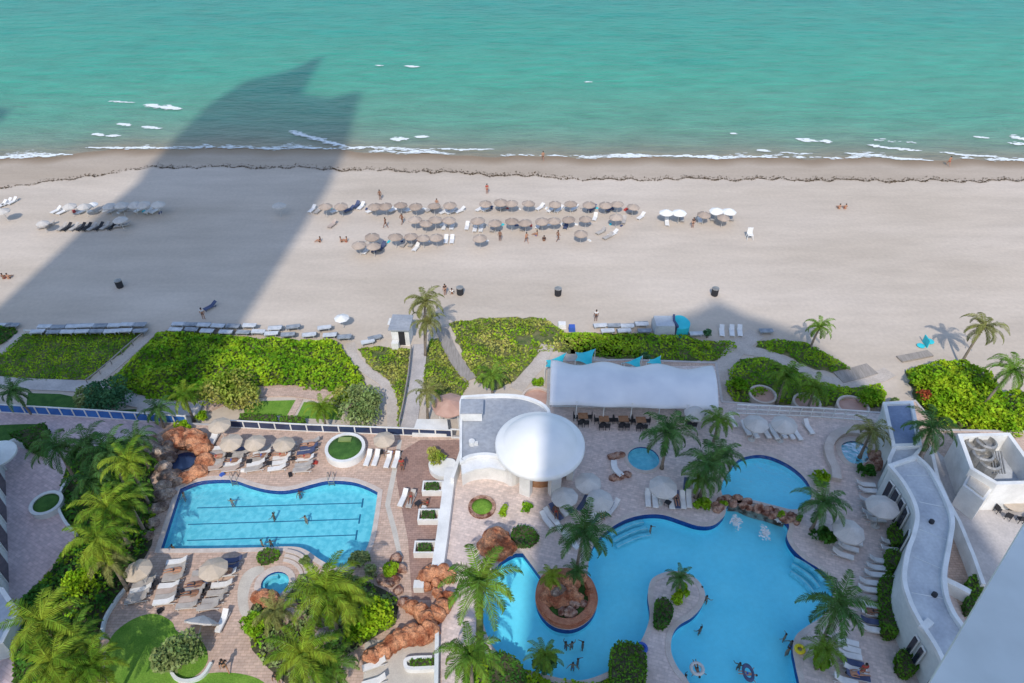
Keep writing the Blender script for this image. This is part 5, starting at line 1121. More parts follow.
# ------------------------------------------------------------------ white planter wall between the two pools
W1 = ats([(450.5, 468), (446.5, 500), (442, 535), (437.5, 566)], DZ + 1.0)
t = thing('planter_wall', (0, 0, 0), 'broad white wall with three planter boxes dividing the two pool decks', 'wall')
MB().ribbon(W1, .95, DZ, DZ + 1.0).build('wall', 'white', t)
for i, (u, v) in enumerate([(431.5, 486), (427.5, 514.5), (424, 547)]):
    x, y = at(u, v, DZ + .7); MB().ribbon([(x - .75, y - .5), (x + .95, y - .5), (x + .95, y + .55), (x - .75, y + .55)], .14, DZ, DZ + .7, True).build('planter_box', 'white', t)
    hedge([(u - 5.5, v - 4), (u + 6.5, v - 4), (u + 6.5, v + 3.2), (u - 5.5, v + 3.2)], DZ, .85, 'leaf_dark', ['small clipped hedge in the white planter nearest the sea', 'small clipped hedge in the middle white planter', 'small clipped hedge in the white planter nearest the rocks'][i], 'planter_hedge', sm=False, dens=110, size=.16)
tag(MB().ribbon(ats([(437, 625), (436, 683), (435.5, 760)], DZ + .8), .28, DZ, DZ + .8).build('thin_wall', 'white2'), 'thin pale wall running down from the orange rock arch', 'wall')
x, y = at(450, 470, DZ + 1.3); tag(MB().ribbon(ats([(452, 478), (462, 448), (461, 438)], DZ + 1.6), .3, DZ, DZ + 1.6).build('stair_wall', 'white'), 'sloping white wall beside the flat grey roofed annex', 'wall')
t = thing('corner_planter', (0, 0, 0), 'quarter round white planter below the gazebo', 'planter'); MB().prism(smooth(ats([(429, 462), (440, 458), (455, 460), (453, 473), (441, 476), (431, 471)], DZ + .6), 4), DZ, DZ + .6).build('body', 'white', t)
tree(436, 455, 10.5, 1.6, 'leaf_dry', 'yellow green bush in the quarter round white planter', 'bush', 700, .26, DZ + .3, 'bush')
t = thing('low_planter', (0, 0, 0), 'low white U shaped planter beside the thin pale wall', 'planter'); MB().ribbon(smooth_open(ats([(436, 667), (410, 668), (405, 663), (409, 658), (432, 657)], DZ + .5), 4), .25, DZ, DZ + .5).build('body', 'white', t)
hedge([(410, 659), (434, 658), (434, 664), (411, 666)], DZ, .55, 'leaf_hedge', 'hedge inside the low white U shaped planter', sm=False)
t = thing('step_block', (0, 0, 0), 'small white block with steps beside the orange rocks', 'steps'); p = at(419, 586, DZ + .4); MB().box((p[0], p[1], DZ + .35), (.8, .7, .7)).build('body', 'white', t)
# round planters
def rplanter(u, v, r, h, rim, top, lb, name='round_planter', sy=1):
    x, y = at(u, v, DZ + h); t = thing(name, (x, y, DZ), lb, 'planter'); MB().ribbon(ellipse((0, 0), r, r * sy, 36), .3, 0, h, True).build('rim', rim, t); MB().lathe([(r - .1, 0), (r - .1, h - .1), (r * .5, h - .02), (.01, h)], n=32, sy=sy).build('planting', top, t, True); return t
rplanter(345, 447, 1.72, .8, 'white', 'lawn_dark', 'round white walled planter with dark lawn between parasols')
p = at(345, 440, 2.0); tag(MB().box((p[0], p[1], DZ + .86), (1.2, .5, .14)).build('service_hatch', 'leaf_grey'), 'pale green hatch on the round lawn planter', 'hatch')
rplanter(482, 506, 1.05, .25, 'rock_red', 'lawn', 'round bed with bright lawn and red brown rim below the annex')
rplanter(46, 502.5, 1.2, .6, 'white2', 'lawn_dark', 'oval white rimmed planter on the shaded plaza')
tag(MB().ribbon(smooth_open(ats([(69, 477), (61, 490), (58, 505), (64, 520), (76, 534)], DZ + .4), 5), .22, DZ, DZ + .45).build('bed_kerb', 'white2'), 'curved white kerb of the palm bed beside the oval planter', 'low wall')
hedge([(512, 530), (520, 525), (533, 528), (539, 534), (534, 541), (522, 544), (513, 540)], DZ, .7, 'leaf_dark', 'dark leaf shaped hedge right of the orange rock dome')
hedge([(257, 555), (265, 548), (277, 549), (278, 554), (268, 560), (259, 561)], DZ, .6, 'leaf_hedge', 'oval dark hedge between lap pool and left hot tub')
hedge([(8, 432), (24, 428), (45, 422), (44, 436), (42, 449), (30, 446)], DZ, 1.3, 'leaf_dark', 'dark triangular hedge at the upper left of the plaza', sm=False)
hedge([(656, 601), (664, 597), (672, 604), (672, 615), (664, 624), (656, 622)], DZ, .9, 'leaf_dark', 'smooth dark hedge on the paved peninsula')
hedge([(882, 576), (896, 577), (897, 600), (900, 628), (893, 633), (884, 628), (881, 600)], DZ, 1.1, 'leaf_hedge', 'long clipped hedge along the curved building')
hedge([(887, 550), (897, 549), (903, 556), (899, 566), (889, 566)], DZ, 1.0, 'leaf_hedge', 'squarish clipped hedge between two lounger rows on the right')
hedge([(900, 650), (912, 649), (921, 659), (915, 671), (904, 671), (899, 661)], DZ, 1.1, 'leaf_hedge', 'round clipped hedge below the dark wall windows')
hedge([(891, 524), (903, 524), (905, 541), (893, 541)], DZ, .9, 'leaf_hedge', 'small hedge at the curved wall below the large parasol')
hedge([(970, 577), (979, 574), (984, 585), (978, 595), (970, 590)], DZ, 1.2, 'leaf_hedge', 'dark clipped shrub at the end of the right terrace', )
hedge([(967, 597), (975, 596), (975, 607), (969, 609)], DZ, 1.0, 'leaf_dark', 'small shrub near the balcony slab on the right terrace')
hedge([(612, 648), (622, 640), (638, 643), (646, 655), (646, 675), (640, 690), (615, 690), (611, 668)], DZ, 1.4, 'leaf_hedge', 'tall rounded hedge at the neck of the peninsula', 'hedge')
hedge([(495, 652), (507, 652), (520, 662), (526, 680), (515, 695), (492, 690), (490, 668)], DZ, 1.2, 'leaf_dark', 'dark rounded hedge at the lower left of the big pool')
hedge([(240, 413), (276, 414), (276, 420), (239, 419)], .1, .9, 'leaf_hedge', 'long low hedge left of the cross path behind the navy windbreak', sm=False)
hedge([(280, 415), (304, 416), (304, 421), (280, 421)], .1, .9, 'leaf_hedge', 'short low hedge right of the cross path behind the navy windbreak', sm=False)
# ------------------------------------------------------------------ rocks
rocks('waterfall_rocks', [(180, 436, 1.9, 1.5), (192, 438, 1.5, 1.6), (203, 447, 1.1, 1.3), (204, 460, 1.0, 1.1), (198, 470, 1.0, .9), (188, 476, .9, .7), (172, 437, 1.1, 1.6)], 'rock', 'orange rock ring around the small dark grotto pool', cat='rock formation')
rocks('waterfall_rocks', [(150, 444, 1.3, 1.6), (160, 440, 1.1, 1.3), (158, 452, 1.0, 1.2), (168, 457, .9, 1.1), (170, 447, .8, 1.3), (163, 466, .9, .9), (166, 476, 1.0, 1.0), (174, 474, .8, .8), (178, 480, .7, .6), (163, 485, .9, .8), (160, 495, .8, .7), (168, 492, .7, .6), (155, 508, .8, .6), (162, 506, .6, .5), (153, 522, .7, .6), (148, 535, .6, .5)], 'rock_grey', 'brown grey boulders running down the left side of the lap pool')
o = MB().prism(ellipse(at(184, 462, DZ), 1.1, 1.1, 20), DZ, DZ + .15).build('grotto_pool', 'glassnavy'); tag(o, 'small dark grotto pool inside the orange rock ring', 'pond')
rocks('rock_arch', [(257, 597, .6, .8), (263, 596, .8, 1.0), (271, 599, .9, 1.1), (278, 605, .8, 1.0), (281, 612, .5, .6)], 'rock', 'orange rock arch below the left hot tub')
rocks('grey_boulders', [(290, 606, .9, .9), (296, 615, .8, .8), (284, 620, .8, .7), (316, 622, .9, .9), (325, 635, 1.0, .9), (318, 643, .7, .7), (300, 604, .6, .6)], 'rock_grey', 'grey boulders among the yellow palms below the hot tub')
rocks('orange_rock_wall', [(372, 655, .8, .9), (384, 650, .8, 1.0), (393, 642, .9, 1.2), (402, 637, .9, 1.3), (412, 634, 1.0, 1.3), (422, 634, .9, 1.4), (429, 628, .9, 1.6), (428, 618, .9, 1.7), (422, 611, .8, 1.5), (411, 606, .7, 1.0), (436, 614, .8, 1.5), (443, 606, .7, 1.4), (449, 597, .6, 1.2)], 'rock', 'long orange rock ledge curving from the planting to the thin pale wall')
rocks('orange_rock_wall', [(425, 577, .8, 1.1), (433, 572, .9, 1.2), (442, 571, .9, 1.3), (449, 575, .7, 1.2), (436, 583, .5, .8), (437, 592, .5, .8), (441, 598, .5, .9), (427, 586, .5, .7)], 'rock', 'upper orange rock arch at the foot of the white planter wall')
rocks('planted_rock_ring', [(382, 578, .6, .6), (389, 581, .6, .6), (396, 578, .5, .6), (401, 568, .5, .7), (396, 558, .6, .7), (398, 590, .5, .4), (403, 602, .6, .5)], 'rock_red', 'ring of brown rocks around the small bush right of the lap pool')
rocks('rock_dome', [(497, 541, 1.5, 2.1), (488, 545, 1.0, 1.3), (506, 546, 1.0, 1.2), (498, 551, 1.1, .9)], 'rock', 'rounded orange rock dome with small yellow plant')
isl = [(538, 586), (536, 601), (542, 616), (555, 627), (573, 629), (589, 620), (597, 605), (595, 590), (588, 578), (575, 571), (556, 571), (544, 576)]
it = thing('rock_island', (0, 0, 0), 'round reddish rock island with water channels in the big pool', 'rock island')
ip = smooth(ats(isl, DZ), 5); ic = (sum(a for a, _ in ip) / len(ip), sum(b for _, b in ip) / len(ip)); ip2 = [(ic[0] + (a - ic[0]) * .965, ic[1] + (b - ic[1]) * .965) for a, b in ip]
MB().prism(ip2, DZ - 1.0, DZ + .02).build('base', 'rock_red', it); MB().prism([(ic[0] + (a - ic[0]) * .8, ic[1] + (b - ic[1]) * .8) for a, b in ip], None, DZ + .09).build('channel_water', 'lawn_dark', it)
rp_ = [(ic[0] + (a - ic[0]) * .86, ic[1] + (b - ic[1]) * .86) for a, b in ip]
for w_, z0_, z1_, k_ in ((.75, DZ, DZ + .28, 1.0), (.5, DZ + .28, DZ + .46, 1.0)):
    MB().ribbon(rp_, w_, z0_, z1_, True).build('rim_wall', 'terracotta', it)
rim = [(541, 590, .4, .5), (546, 613, .4, .5), (588, 611, .4, .5), (590, 592, .45, .6), (573, 622, .4, .5)]
for nm_, bl_, mm_ in (('rim_rocks', rim, 'rock'), ('centre_rocks', [(552, 594, 1.0, 1.0), (560, 598, 1.1, 1.0), (568, 592, 1.1, 1.2), (557, 586, 1.1, 1.3), (570, 582, 1.1, 1.4), (578, 577, .8, 1.0), (576, 597, .8, .9), (547, 600, .7, .7)], 'rock'), ('channel_rocks', [(570, 612, .6, .8), (574, 604, .5, .7), (563, 611, .5, .6), (583, 603, .4, .5)], 'rock_red')):
    o = rocks(nm_, bl_, mm_, None); o.parent = it
o = rocks('pale_stone', [(556, 594, .7, 1.3), (562, 591, .5, 1.5)], 'rock_grey', None); o.parent = it
_rb = random.Random(5); br = [(714, 503), (719, 509), (722, 501), (731, 500), (740, 501), (749, 505), (758, 508), (767, 510), (776, 513), (785, 516), (793, 518), (800, 521)]; bl_ = []
for k in range(len(br) - 1):
    for q in range(4):
        t_ = _rb.random(); bl_.append((br[k][0] + (br[k + 1][0] - br[k][0]) * t_ + _rb.uniform(-1, 1), br[k][1] + (br[k + 1][1] - br[k][1]) * t_ + _rb.uniform(-3.5, 3.5), _rb.uniform(.28, .5), _rb.uniform(.35, .75)))
rocks('rock_bridge', bl_, 'rock_red', 'low broken rock bridge between upper and big pool', z=DZ - .1, cat='rock bridge')
rbo = bpy.data.objects['rock_bridge']; o = MB().ribbon(smooth_open(ats(br, DZ), 4), .9, DZ - 1.0, DZ + .02).build('base', 'rock_red', rbo); o.location = -rbo.location
for k, (u, v) in enumerate([(724, 503), (783, 515), (801, 519)]): x, y = at(u, v, DZ + .5); tag(leafmesh('bridge_plant', bushpts(.45, .4, .7, 120, 0, 4, k) + np.array([x, y, DZ + .2]), .2, 'leaf_green'), ['green tuft at the left end of the rock bridge', 'green tuft near the right end of the rock bridge', 'green tuft where the rock bridge meets the right palm'][k], 'plant')
rocks('spa_rocks', [(612, 456, .5, .5), (617, 455, .5, .5), (622, 454, .4, .4)], 'rock_red', 'short dark rock row at the upper left of the terrace hot tub')
rocks('spa_rocks', [(614, 477, .5, .5), (620, 476, .5, .5), (627, 474, .5, .4)], 'rock_red', 'short dark rock row at the lower left of the terrace hot tub')
tag(MB().ribbon(smooth_open(ats([(614, 460), (615, 468), (622, 475)], DZ + .5), 4), .55, DZ, DZ + .5).build('spa_wall', 'white'), 'short curved white wall between the two dark rock rows', 'wall')
rocks('plunge_rocks', [(876, 455, .8, .9), (880, 463, .9, 1.0), (872, 466, .7, .7), (884, 455, .8, 1.1)], 'rock_red', 'red brown rocks at the right of the small plunge pool')
tag(MB().ribbon(smooth_open(ats([(858, 430), (844, 430), (834, 436), (829, 446), (831, 457), (836, 468), (837, 478)], DZ + .5), 5), .8, DZ, DZ + .5).build('garden_wall', 'coping'), 'curved pale garden wall left of the plunge pool', 'wall')
# waterfalls over the bridge
for u, v, r in ((736, 522, .5), (765, 533, .5), (778, 519, .3)):
    x, y = at(u, v, WZ); m_ = np.stack([x + rng.normal(size=160) * r * .38, y + rng.normal(size=160) * r * .6, WZ + .03 + .05 * rng.random(160)], 1); tag(leafmesh('splash', m_, .2, 'foam', up=2), 'white splash patch below the rock bridge, ' + {736: 'left', 765: 'middle', 778: 'right'}[u], 'splash', kind='stuff')
# flower beds on peninsula right edge
for u, v, r, m_, lb in ((683, 590, 8, 'leaf_green', 'light green bush on the paved peninsula'), (678, 600, 8, 'leaf_bright', 'bright bush beside the smooth hedge on the peninsula'), (823, 478, 11, 'leaf_bright', 'bright green bush right of the upper pool'), (824, 535, 13, 'leaf_dark', 'dark shrub under the palm right of the rock bridge'), (821, 658, 11, 'leaf_green', 'green shrub on the lower right pool edge'), (528, 508, 7, 'leaf_green', 'lone small shrub right of the round bed'), (503, 510, 6, 'leaf_green', 'shrub between the round bed and the annex front'), (708, 333, 6.5, 'leaf_blue', 'dark conical shrub on the dune edge right of the blue cabana'), (702, 503, 10, 'leaf_green', 'rounded shrub left of the rock bridge'),
    (182, 428, 10.5, 'leaf_bright', 'bright bush on top of the orange rock ring'), (80, 580, 19, 'leaf_bright', 'bright green rounded tree among the left palms'), (38, 600, 17, 'leaf_dark', 'dark shrub at the left edge of the palm bed'), (108, 394, 27, 'leaf_blue', 'dark round tree beside the shaded garden path'), (89, 396, 19, 'leaf_grey', 'grey green tree left of the dark round tree by the shaded path'), (222, 389, 31, 'leaf_dry', 'yellow green sea grape tree at the shadow edge'), (241, 396, 23, 'leaf_dry', 'smaller yellow green tree right of the sea grape at the shadow edge'), (202, 416, 9, 'leaf_bright', 'bright shrub between blue windbreak and first parasol'),
    (362, 403, 30, 'leaf_grey', 'large grey green bush left of the curved sandy path'), (343, 396, 16, 'leaf_dry', 'olive bush behind the large grey green bush'), (175, 651, 27, 'leaf_grey', 'round leafy tree on the lower left lawn'), (373, 612, 25, 'leaf_bright', 'bright green domed tree left of the rock ledge'), (358, 630, 16, 'leaf_green', 'green shrub below the bright domed tree'), (358, 560, 13, 'leaf_grey', 'silver grey bush at the lower right corner of the lap pool'), (392, 569, 10, 'leaf_green', 'clipped bush inside the brown rock ring'), (372, 571, 9, 'leaf_grey', 'faded bush between lap pool and rock ring'), (306, 560, 7, 'leaf_grey', 'low grey shrub right of the hot tub steps'),
    (255, 625, 15, 'leaf_green', 'green shrub left of the yellow palms below the hot tub'), (545, 660, 14, 'leaf_blue', 'bluish shrub at the near edge of the big pool'), (562, 380, 1, None, None), (538, 382, 9, 'leaf_green', 'low shrub at the left corner of the tent'), (953, 388, 26, 'leaf_bright', 'large bright sea grape tree behind the service building'), (975, 410, 22, 'leaf_bright', 'bright tree nearest the white service building'), (925, 378, 17, 'leaf_green', 'green bush at the left end of the bright thicket'), (1005, 425, 18, 'leaf_bright', 'bright tree at the right edge beside the service building'), (938, 405, 18, 'leaf_bright', 'bright bush above the blue flat roof'), (985, 385, 12, 'leaf_dark', 'dark bush under the right edge palm'),
    (645, 356, 6, 'leaf_blue', 'dark plant poking between the teal sails'), (872, 398, 16, 'leaf_green', 'round green bush behind the rightmost pink nook'), (738, 385, 12, 'leaf_green', 'green bush right of the tent path'), (895, 403, 8, 'leaf_grey', 'bare grey bush above the blue roof'), (866, 470, 10, 'leaf_dark', 'dark bed of shrubs below the plunge pool')):
    if m_:
        ondeck = v > 425 and not (v < 430 and u > 900); hh = max(1.1, r * .11)
        tree(u, v, r, hh, m_, lb, 'bush' if r < 16 else 'broadleaf_tree', int(220 + r * r * 3.2), .3 if r > 9 else .22, DZ if ondeck else 0, 'bush' if r < 16 else 'tree', lumps=8 if r < 14 else 14)
x, y = at(926, 394, 1.8); tag(leafmesh('red_flowering_shrub', bushpts(.9, .9, 1.6, 260, 0, 6, 3) + np.array([x, y, .6]), .25, 'red_leaf'), 'red flowering shrub in the bright thicket', 'bush')
# ------------------------------------------------------------------ palms
K = [(425, 302, 7.0, 'palm_olive', 2.5, 'taller of the two palms beside the beach hut', 0, (.4, .6)), (427, 322, 4.8, 'palm_olive', 2.1, 'shorter palm directly below the taller one beside the beach hut', 0, (.5, 0)),
 (427, 392, 4.0, 'palm_olive', 1.9, 'palm left of the pink gazebo', 0, (.2, 0)), (492, 376, 3.0, 'palm_green', 2.0, 'palm in the dune bed above the flat grey roof', 0, (0, 0)),
 (786, 376, 4.2, 'palm_green', 2.6, 'bushy palm behind the shaded parasol pair', 0, (0, 0)), (815, 388, 3.5, 'palm_green', 2.2, 'palm right of the bushy palm behind the shaded parasols', 0, (0, 0)),
 (820, 327, 3.2, 'palm_green', 1.9, 'small palm standing on the sand above the green dune hump', 0, (.3, 0)), (984, 327, 5.2, 'palm_olive', 2.5, 'palm on the open sand with its shadow beside it at the right', 0, (.6, .2)),
 (1014, 370, 5.6, 'palm_green', 2.7, 'palm at the right edge leaning over the thicket', 0, (1.4, .3)), (931, 428, 6.0, 'palm_dark_shaded', 2.6, 'dark palm between the blue roof and the service building', DZ, (-.3, .2)),
 (871, 432, 3.4, 'palm_olive', 2.2, 'olive brown palm over the small plunge pool', DZ, (0, 0)), (184, 396, 3.5, 'palm_yellow_lit', 1.9, 'yellow palm at the shadow edge left of the sea grape tree', 0, (0, 0)),
 (158, 410, 3.6, 'palm_dark_shaded', 1.9, 'dark palm overlapping the blue windbreak', 0, (.2, 0)), (322, 408, 3.2, 'palm_yellow_lit', 1.8, 'palm with thin trunk behind the navy windbreak', 0, (0, .2)), (13, 392, 4.2, 'palm_dark_shaded', 2.1, 'dark palm at the far left behind the blue windbreak', 0, (-.6, 0)),
 (668, 432, 4.6, 'palm_dark_shaded', 3.0, 'large palm standing between the terrace hot tub and the tent', DZ, (.0, .2)), (719, 420, 3.2, 'palm_green', 2.0, 'palm at the right of the tent beside the loungers', DZ, (0, 0)),
 (708, 465, 4.2, 'palm_dark_shaded', 2.9, 'dense dark palm left of the upper pool', DZ, (0, 0)), (722, 455, 3.4, 'palm_dark_shaded', 2.3, 'palm just behind the dense dark palm by the upper pool', DZ, (.2, 0)), (700, 480, 2.4, 'palm_green', 1.9, 'low palm below the dense dark palm by the upper pool', DZ, (0, 0)),
 (584, 532, 4.6, 'palm_dark_shaded', 2.9, 'arching palm behind the rock island', DZ, (.3, .2)), (480, 583, 9.0, 'palm_green', 3.1, 'tallest palm with ivy trunk beside the left edge of the big pool', DZ, (.2, .4)), (470, 655, 5.5, 'palm_green', 2.5, 'palm at the bottom edge right of the thin pale wall', DZ, (0, 0)),
 (823, 503, 3.6, 'palm_dark_shaded', 2.5, 'palm right of the rock bridge', DZ, (0, 0)), (838, 605, 6.0, 'palm_dark_shaded', 2.8, 'large dark palm at the right edge of the big pool', DZ, (0, .3)), (826, 650, 2.5, 'palm_green', 1.7, 'low palm at the lower right pool edge', DZ, (0, 0)),
 (545, 656, 2.4, 'palm_green', 1.5, 'small fan like palm at the near edge of the big pool', DZ, (0, 0)), (680, 578, 2.2, 'palm_dark_shaded', 1.3, 'small palm on the far end of the paved peninsula', DZ, (-.2, 0)), (552, 577, 1.6, 'palm_yellow_lit', 1.2, 'small yellow palm at the back of the rock island', DZ, (0, 0)), (577, 572, 1.6, 'palm_dark_shaded', 1.2, 'small dark palm at the back right of the rock island', DZ, (0, 0)),
 (326, 590, 6.0, 'palm_yellow_lit', 3.0, 'big yellow green palm below the lap pool', DZ, (0, 0)), (345, 600, 4.5, 'palm_yellow_lit', 2.5, 'yellow palm between big palm and domed tree', DZ, (0, 0)), (302, 655, 5.0, 'palm_yellow_lit', 2.9, 'yellow palm at the bottom below the grey boulders', DZ, (0, 0)), (275, 612, 2.5, 'palm_olive', 1.9, 'low palm behind the orange rock arch', DZ, (0, 0)), (330, 665, 3.5, 'palm_green', 2.3, 'palm right of the bottom yellow palm', DZ, (0, 0)),
 (57, 447, 5.0, 'palm_dark_shaded', 2.6, 'dark palm at the upper left of the crowded palm bed', DZ, (-.2, .3)), (86, 443, 4.6, 'palm_dark_shaded', 2.5, 'dark palm second from the left of the palm bed top', DZ, (0, 0)), (108, 452, 5.0, 'palm_dark_shaded', 2.6, 'dark palm in the middle of the palm bed top', DZ, (0, 0)), (128, 462, 5.8, 'palm_yellow_lit', 2.4, 'sunlit yellow palm left of the waterfall boulders', DZ, (0, 0)),
 (108, 508, 5.4, 'palm_yellow_lit', 2.8, 'sunlit yellow palm in the middle of the palm bed', DZ, (0, 0)), (98, 540, 5.6, 'palm_yellow_lit', 2.7, 'sunlit yellow palm just below the middle of the palm bed', DZ, (0, 0)), (128, 500, 4.4, 'palm_green', 2.4, 'green palm beside the boulders left of the lap pool', DZ, (0, 0)), (90, 480, 4.2, 'palm_dark_shaded', 2.3, 'shaded palm behind the middle yellow palms', DZ, (0, 0)), (136, 440, 4.0, 'palm_dark_shaded', 2.0, 'shaded palm at the right end of the palm bed top', DZ, (0, 0)), (110, 560, 4.0, 'palm_olive', 2.1, 'olive palm left of the beige parasol', DZ, (0, 0)),
 (42, 622, 5.6, 'palm_yellow_lit', 3.0, 'large yellow palm above the bottom left corner', DZ, (0, 0)), (52, 665, 5.2, 'palm_yellow_lit', 2.8, 'yellow palm in the bottom left corner', DZ, (0, 0)), (90, 668, 4.8, 'palm_yellow_lit', 2.4, 'yellow palm beside the lower left lawn', DZ, (0, 0)), (75, 640, 4.2, 'palm_green', 2.3, 'green palm between the yellow corner palms', DZ, (0, 0))]
for u, v, h, m_, L, lb, z, ln in K: palm(u, v, h, m_, L, lb, z, ln, trunk='vine' if u == 480 else 'trunk', tr=.30 if u == 480 else .15)
tag(MB().prism(ats([(417, 419), (447, 419), (449, 434), (412, 434)], 1.6), 0, 1.6).build('storage_box', 'white'), 'flat white topped storage block in front of the pink gazebo', 'storage block')
for k in range(3):
    cxy = at(275, 583.5, DZ); arc = [(cxy[0] + (2.1 + .38 * k) * math.cos(a), cxy[1] + (2.1 + .38 * k) * math.sin(a)) for a in np.linspace(.15, 1.5, 14)]
    tag(MB().ribbon(arc, .3, DZ, DZ + .1 + .1 * k).build('curved_step', 'coping'), ['innermost', 'middle', 'outermost'][k] + ' curved pale step right of the left hot tub', 'step', 'curved steps at the hot tub')
# ------------------------------------------------------------------ buildings on the right
def flat_building(name, px, zt, label, roofm='roofpale', wall='white2', sm=False, par=.35, pw=.32, z0=DZ, hard=()):
    p = ats(px, zt); p = smooth_c(p, set(hard), 6) if sm else p; c = (sum(a for a, _ in p) / len(p), sum(b for _, b in p) / len(p)); lp = [(a - c[0], b - c[1]) for a, b in p]
    t = thing(name, (c[0], c[1], z0), label, 'building'); MB().prism(lp, 0, zt - z0).build('wall', wall, t); MB().prism(lp, None, zt - z0 + .006).build('roof', roofm, t); MB().ribbon(lp, pw, zt - z0, zt - z0 + par, True).build('parapet', 'white', t)
    return t, c
cb = [(889, 468), (903, 463), (916, 459), (925, 467), (933, 478), (945, 502), (951, 521), (949, 541), (946, 558), (943, 577), (945, 597), (952, 615), (966, 640), (975, 700), (950, 700), (940, 659), (918, 622), (908, 601), (903, 579), (907, 553), (913, 536), (916, 518), (912, 502), (902, 484)]
t, c = flat_building('curved_building', cb, 4.9, 'long curved white building with pale flat roof along the right of the pool', sm=True, hard=(0, 2, 13, 14))
for u, v in ((932, 521), (935, 594)): x, y = at(u, v, 5.1); MB().lathe([(.2, 0), (.2, .25), (.05, .3)], (x - c[0], y - c[1], 3.7), 10).build('roof_vent', 'dark', t)
cl = smooth_c(ats([(907, 466), (925, 484), (934, 505), (935, 530), (931, 550), (926, 577), (930, 603), (946, 640)], 4.9), set(), 4)[:-4]
for k in range(3, len(cl) - 2, 5):
    d_ = Vector(cl[k + 1]) - Vector(cl[k - 1]); d_.normalize(); nn_ = Vector((-d_.y, d_.x)); a_ = Vector(cl[k]); MB().ribbon([(a_.x - nn_.x * 1.1 - c[0], a_.y - nn_.y * 1.1 - c[1]), (a_.x + nn_.x * 1.1 - c[0], a_.y + nn_.y * 1.1 - c[1])], .05, 3.7, 3.725).build('roof_seam', 'white2', t)
x, y = at(926, 625, 5.1); MB().box((x - c[0], y - c[1], 3.85), (1.1, .5, .3), .6).build('roof_unit', 'white', t)
# windows on its pool side wall
def wallwin(p0, p1, z0, z1, parent, c, off=.04, fr=True):
    a, b_ = Vector((p0[0] - c[0], p0[1] - c[1])), Vector((p1[0] - c[0], p1[1] - c[1])); n_ = Vector((-(b_ - a).y, (b_ - a).x)).normalized() * off
    f = MB().ribbon([tuple(a + n_), tuple(b_ + n_)], .12, z0 - .08, z1 + .08).build('window', 'white', parent); d = (b_ - a).normalized() * .08
    MB().ribbon([tuple(a + n_ * 1.6 + d), tuple(b_ + n_ * 1.6 - d)], .12, z0, z1).build('pane', 'window', f)
Lw = smooth_c(ats(cb, 4.9), {0, 2, 13, 14}, 6)
def nearest(u, v):
    x, y = at(u, v, 4.9); i = min(range(len(Lw)), key=lambda k: math.dist(Lw[k], (x, y))); return Lw[i]
def on_left(v0, v1):  # left wall between two picture rows at roof level, running from far to near
    seg = [(918, 622), (908, 601), (903, 579), (907, 553), (913, 536), (916, 518), (912, 502), (902, 484), (889, 468)]
    def pt(v):
        for k in range(len(seg) - 1):
            if seg[k][1] >= v >= seg[k + 1][1]:
                q = (v - seg[k + 1][1]) / (seg[k][1] - seg[k + 1][1]); return at(seg[k + 1][0] + q * (seg[k][0] - seg[k + 1][0]), v, 4.9)
    return pt(v0), pt(v1)
for a, b_ in ((474, 480), (482, 489), (492, 498), (501, 508), (524, 531)):
    p0, p1 = on_left(a, b_); wallwin(p1, p0, .4, 2.9, t, c, .12)
for (a, b_) in (((922, 628), (926, 635)), ((928, 639), (932, 646)), ((943, 665), (948, 674))):
    wallwin(at(*b_, 4.9), at(*a, 4.9), 1.1, 2.8, t, c, .14)
t, c = flat_building('blue_roof_block', [(884, 405), (911, 404), (919, 446), (893, 447)], 4.6, 'block with slate blue flat roof at the top of the curved building', 'roofblue', par=.25)
t, c = flat_building('link_block', [(894, 449), (921, 448), (913, 458), (898, 464), (889, 467), (889, 460)], 4.5, 'small white roofed link between blue roof and curved building', 'roofpale', par=.2)
tag(MB().ribbon(ats([(931, 447), (938, 478), (948, 500), (960, 522), (974, 556), (984, 584)], DZ + 1.5), .3, DZ, DZ + 1.5).build('terrace_wall', 'white'), 'long white wall between curved building and sunny terrace', 'wall')
tag(MB().ribbon(ats([(945, 579), (958, 585), (971, 592)], DZ + 1.2), .5, DZ, DZ + 1.2).build('cross_wall', 'white'), 'short white wall joining the curved building to the shrub', 'wall')
# service building with open plant yard
sb = thing('service_building', (0, 0, 0), 'white service building with open roof yard full of machinery', 'building')
yard = ats([(960, 435), (1009, 434), (1035, 470), (1035, 482), (997, 483), (972, 468)], 4.6)
MB().prism(yard, DZ, 2.6).build('yard_floor', 'roofpale', sb); MB().ribbon(yard, .35, DZ, 4.6, True).build('yard_wall', 'white', sb)
blk = ats([(972, 468), (997, 483), (984, 501), (963, 485)], 3.8); MB().prism(blk, DZ, 3.8).build('low_block', 'white', sb); MB().prism([(a * .8 + .2 * sum(q[0] for q in blk) / 4, b_ * .8 + .2 * sum(q[1] for q in blk) / 4) for a, b_ in blk], 3.8, 3.95).build('low_roof', 'pave_light', sb)
for k, (u, v, r, h) in enumerate([(975, 447, .9, 1.6), (984, 446, .9, 1.8), (982, 456, .9, 1.5), (990, 463, .9, 1.3)]):
    x, y = at(u, v, 3.8); MB().lathe([(r, 0), (r, h), (r * .8, h + .1), (r * .75, h - .3), (.1, h - .3)], (x, y, 2.6), 16).build('cooling_fan', 'metal', sb)
for k in range(5):
    u = 990 + k * 2.6; p0, p1 = at(u, 452, 3.6), at(u + 4, 474, 3.6); MB().tube([(p0[0], p0[1], 3.7), (p1[0], p1[1], 3.7)], .08, 6).build('pipe', 'metal', sb)
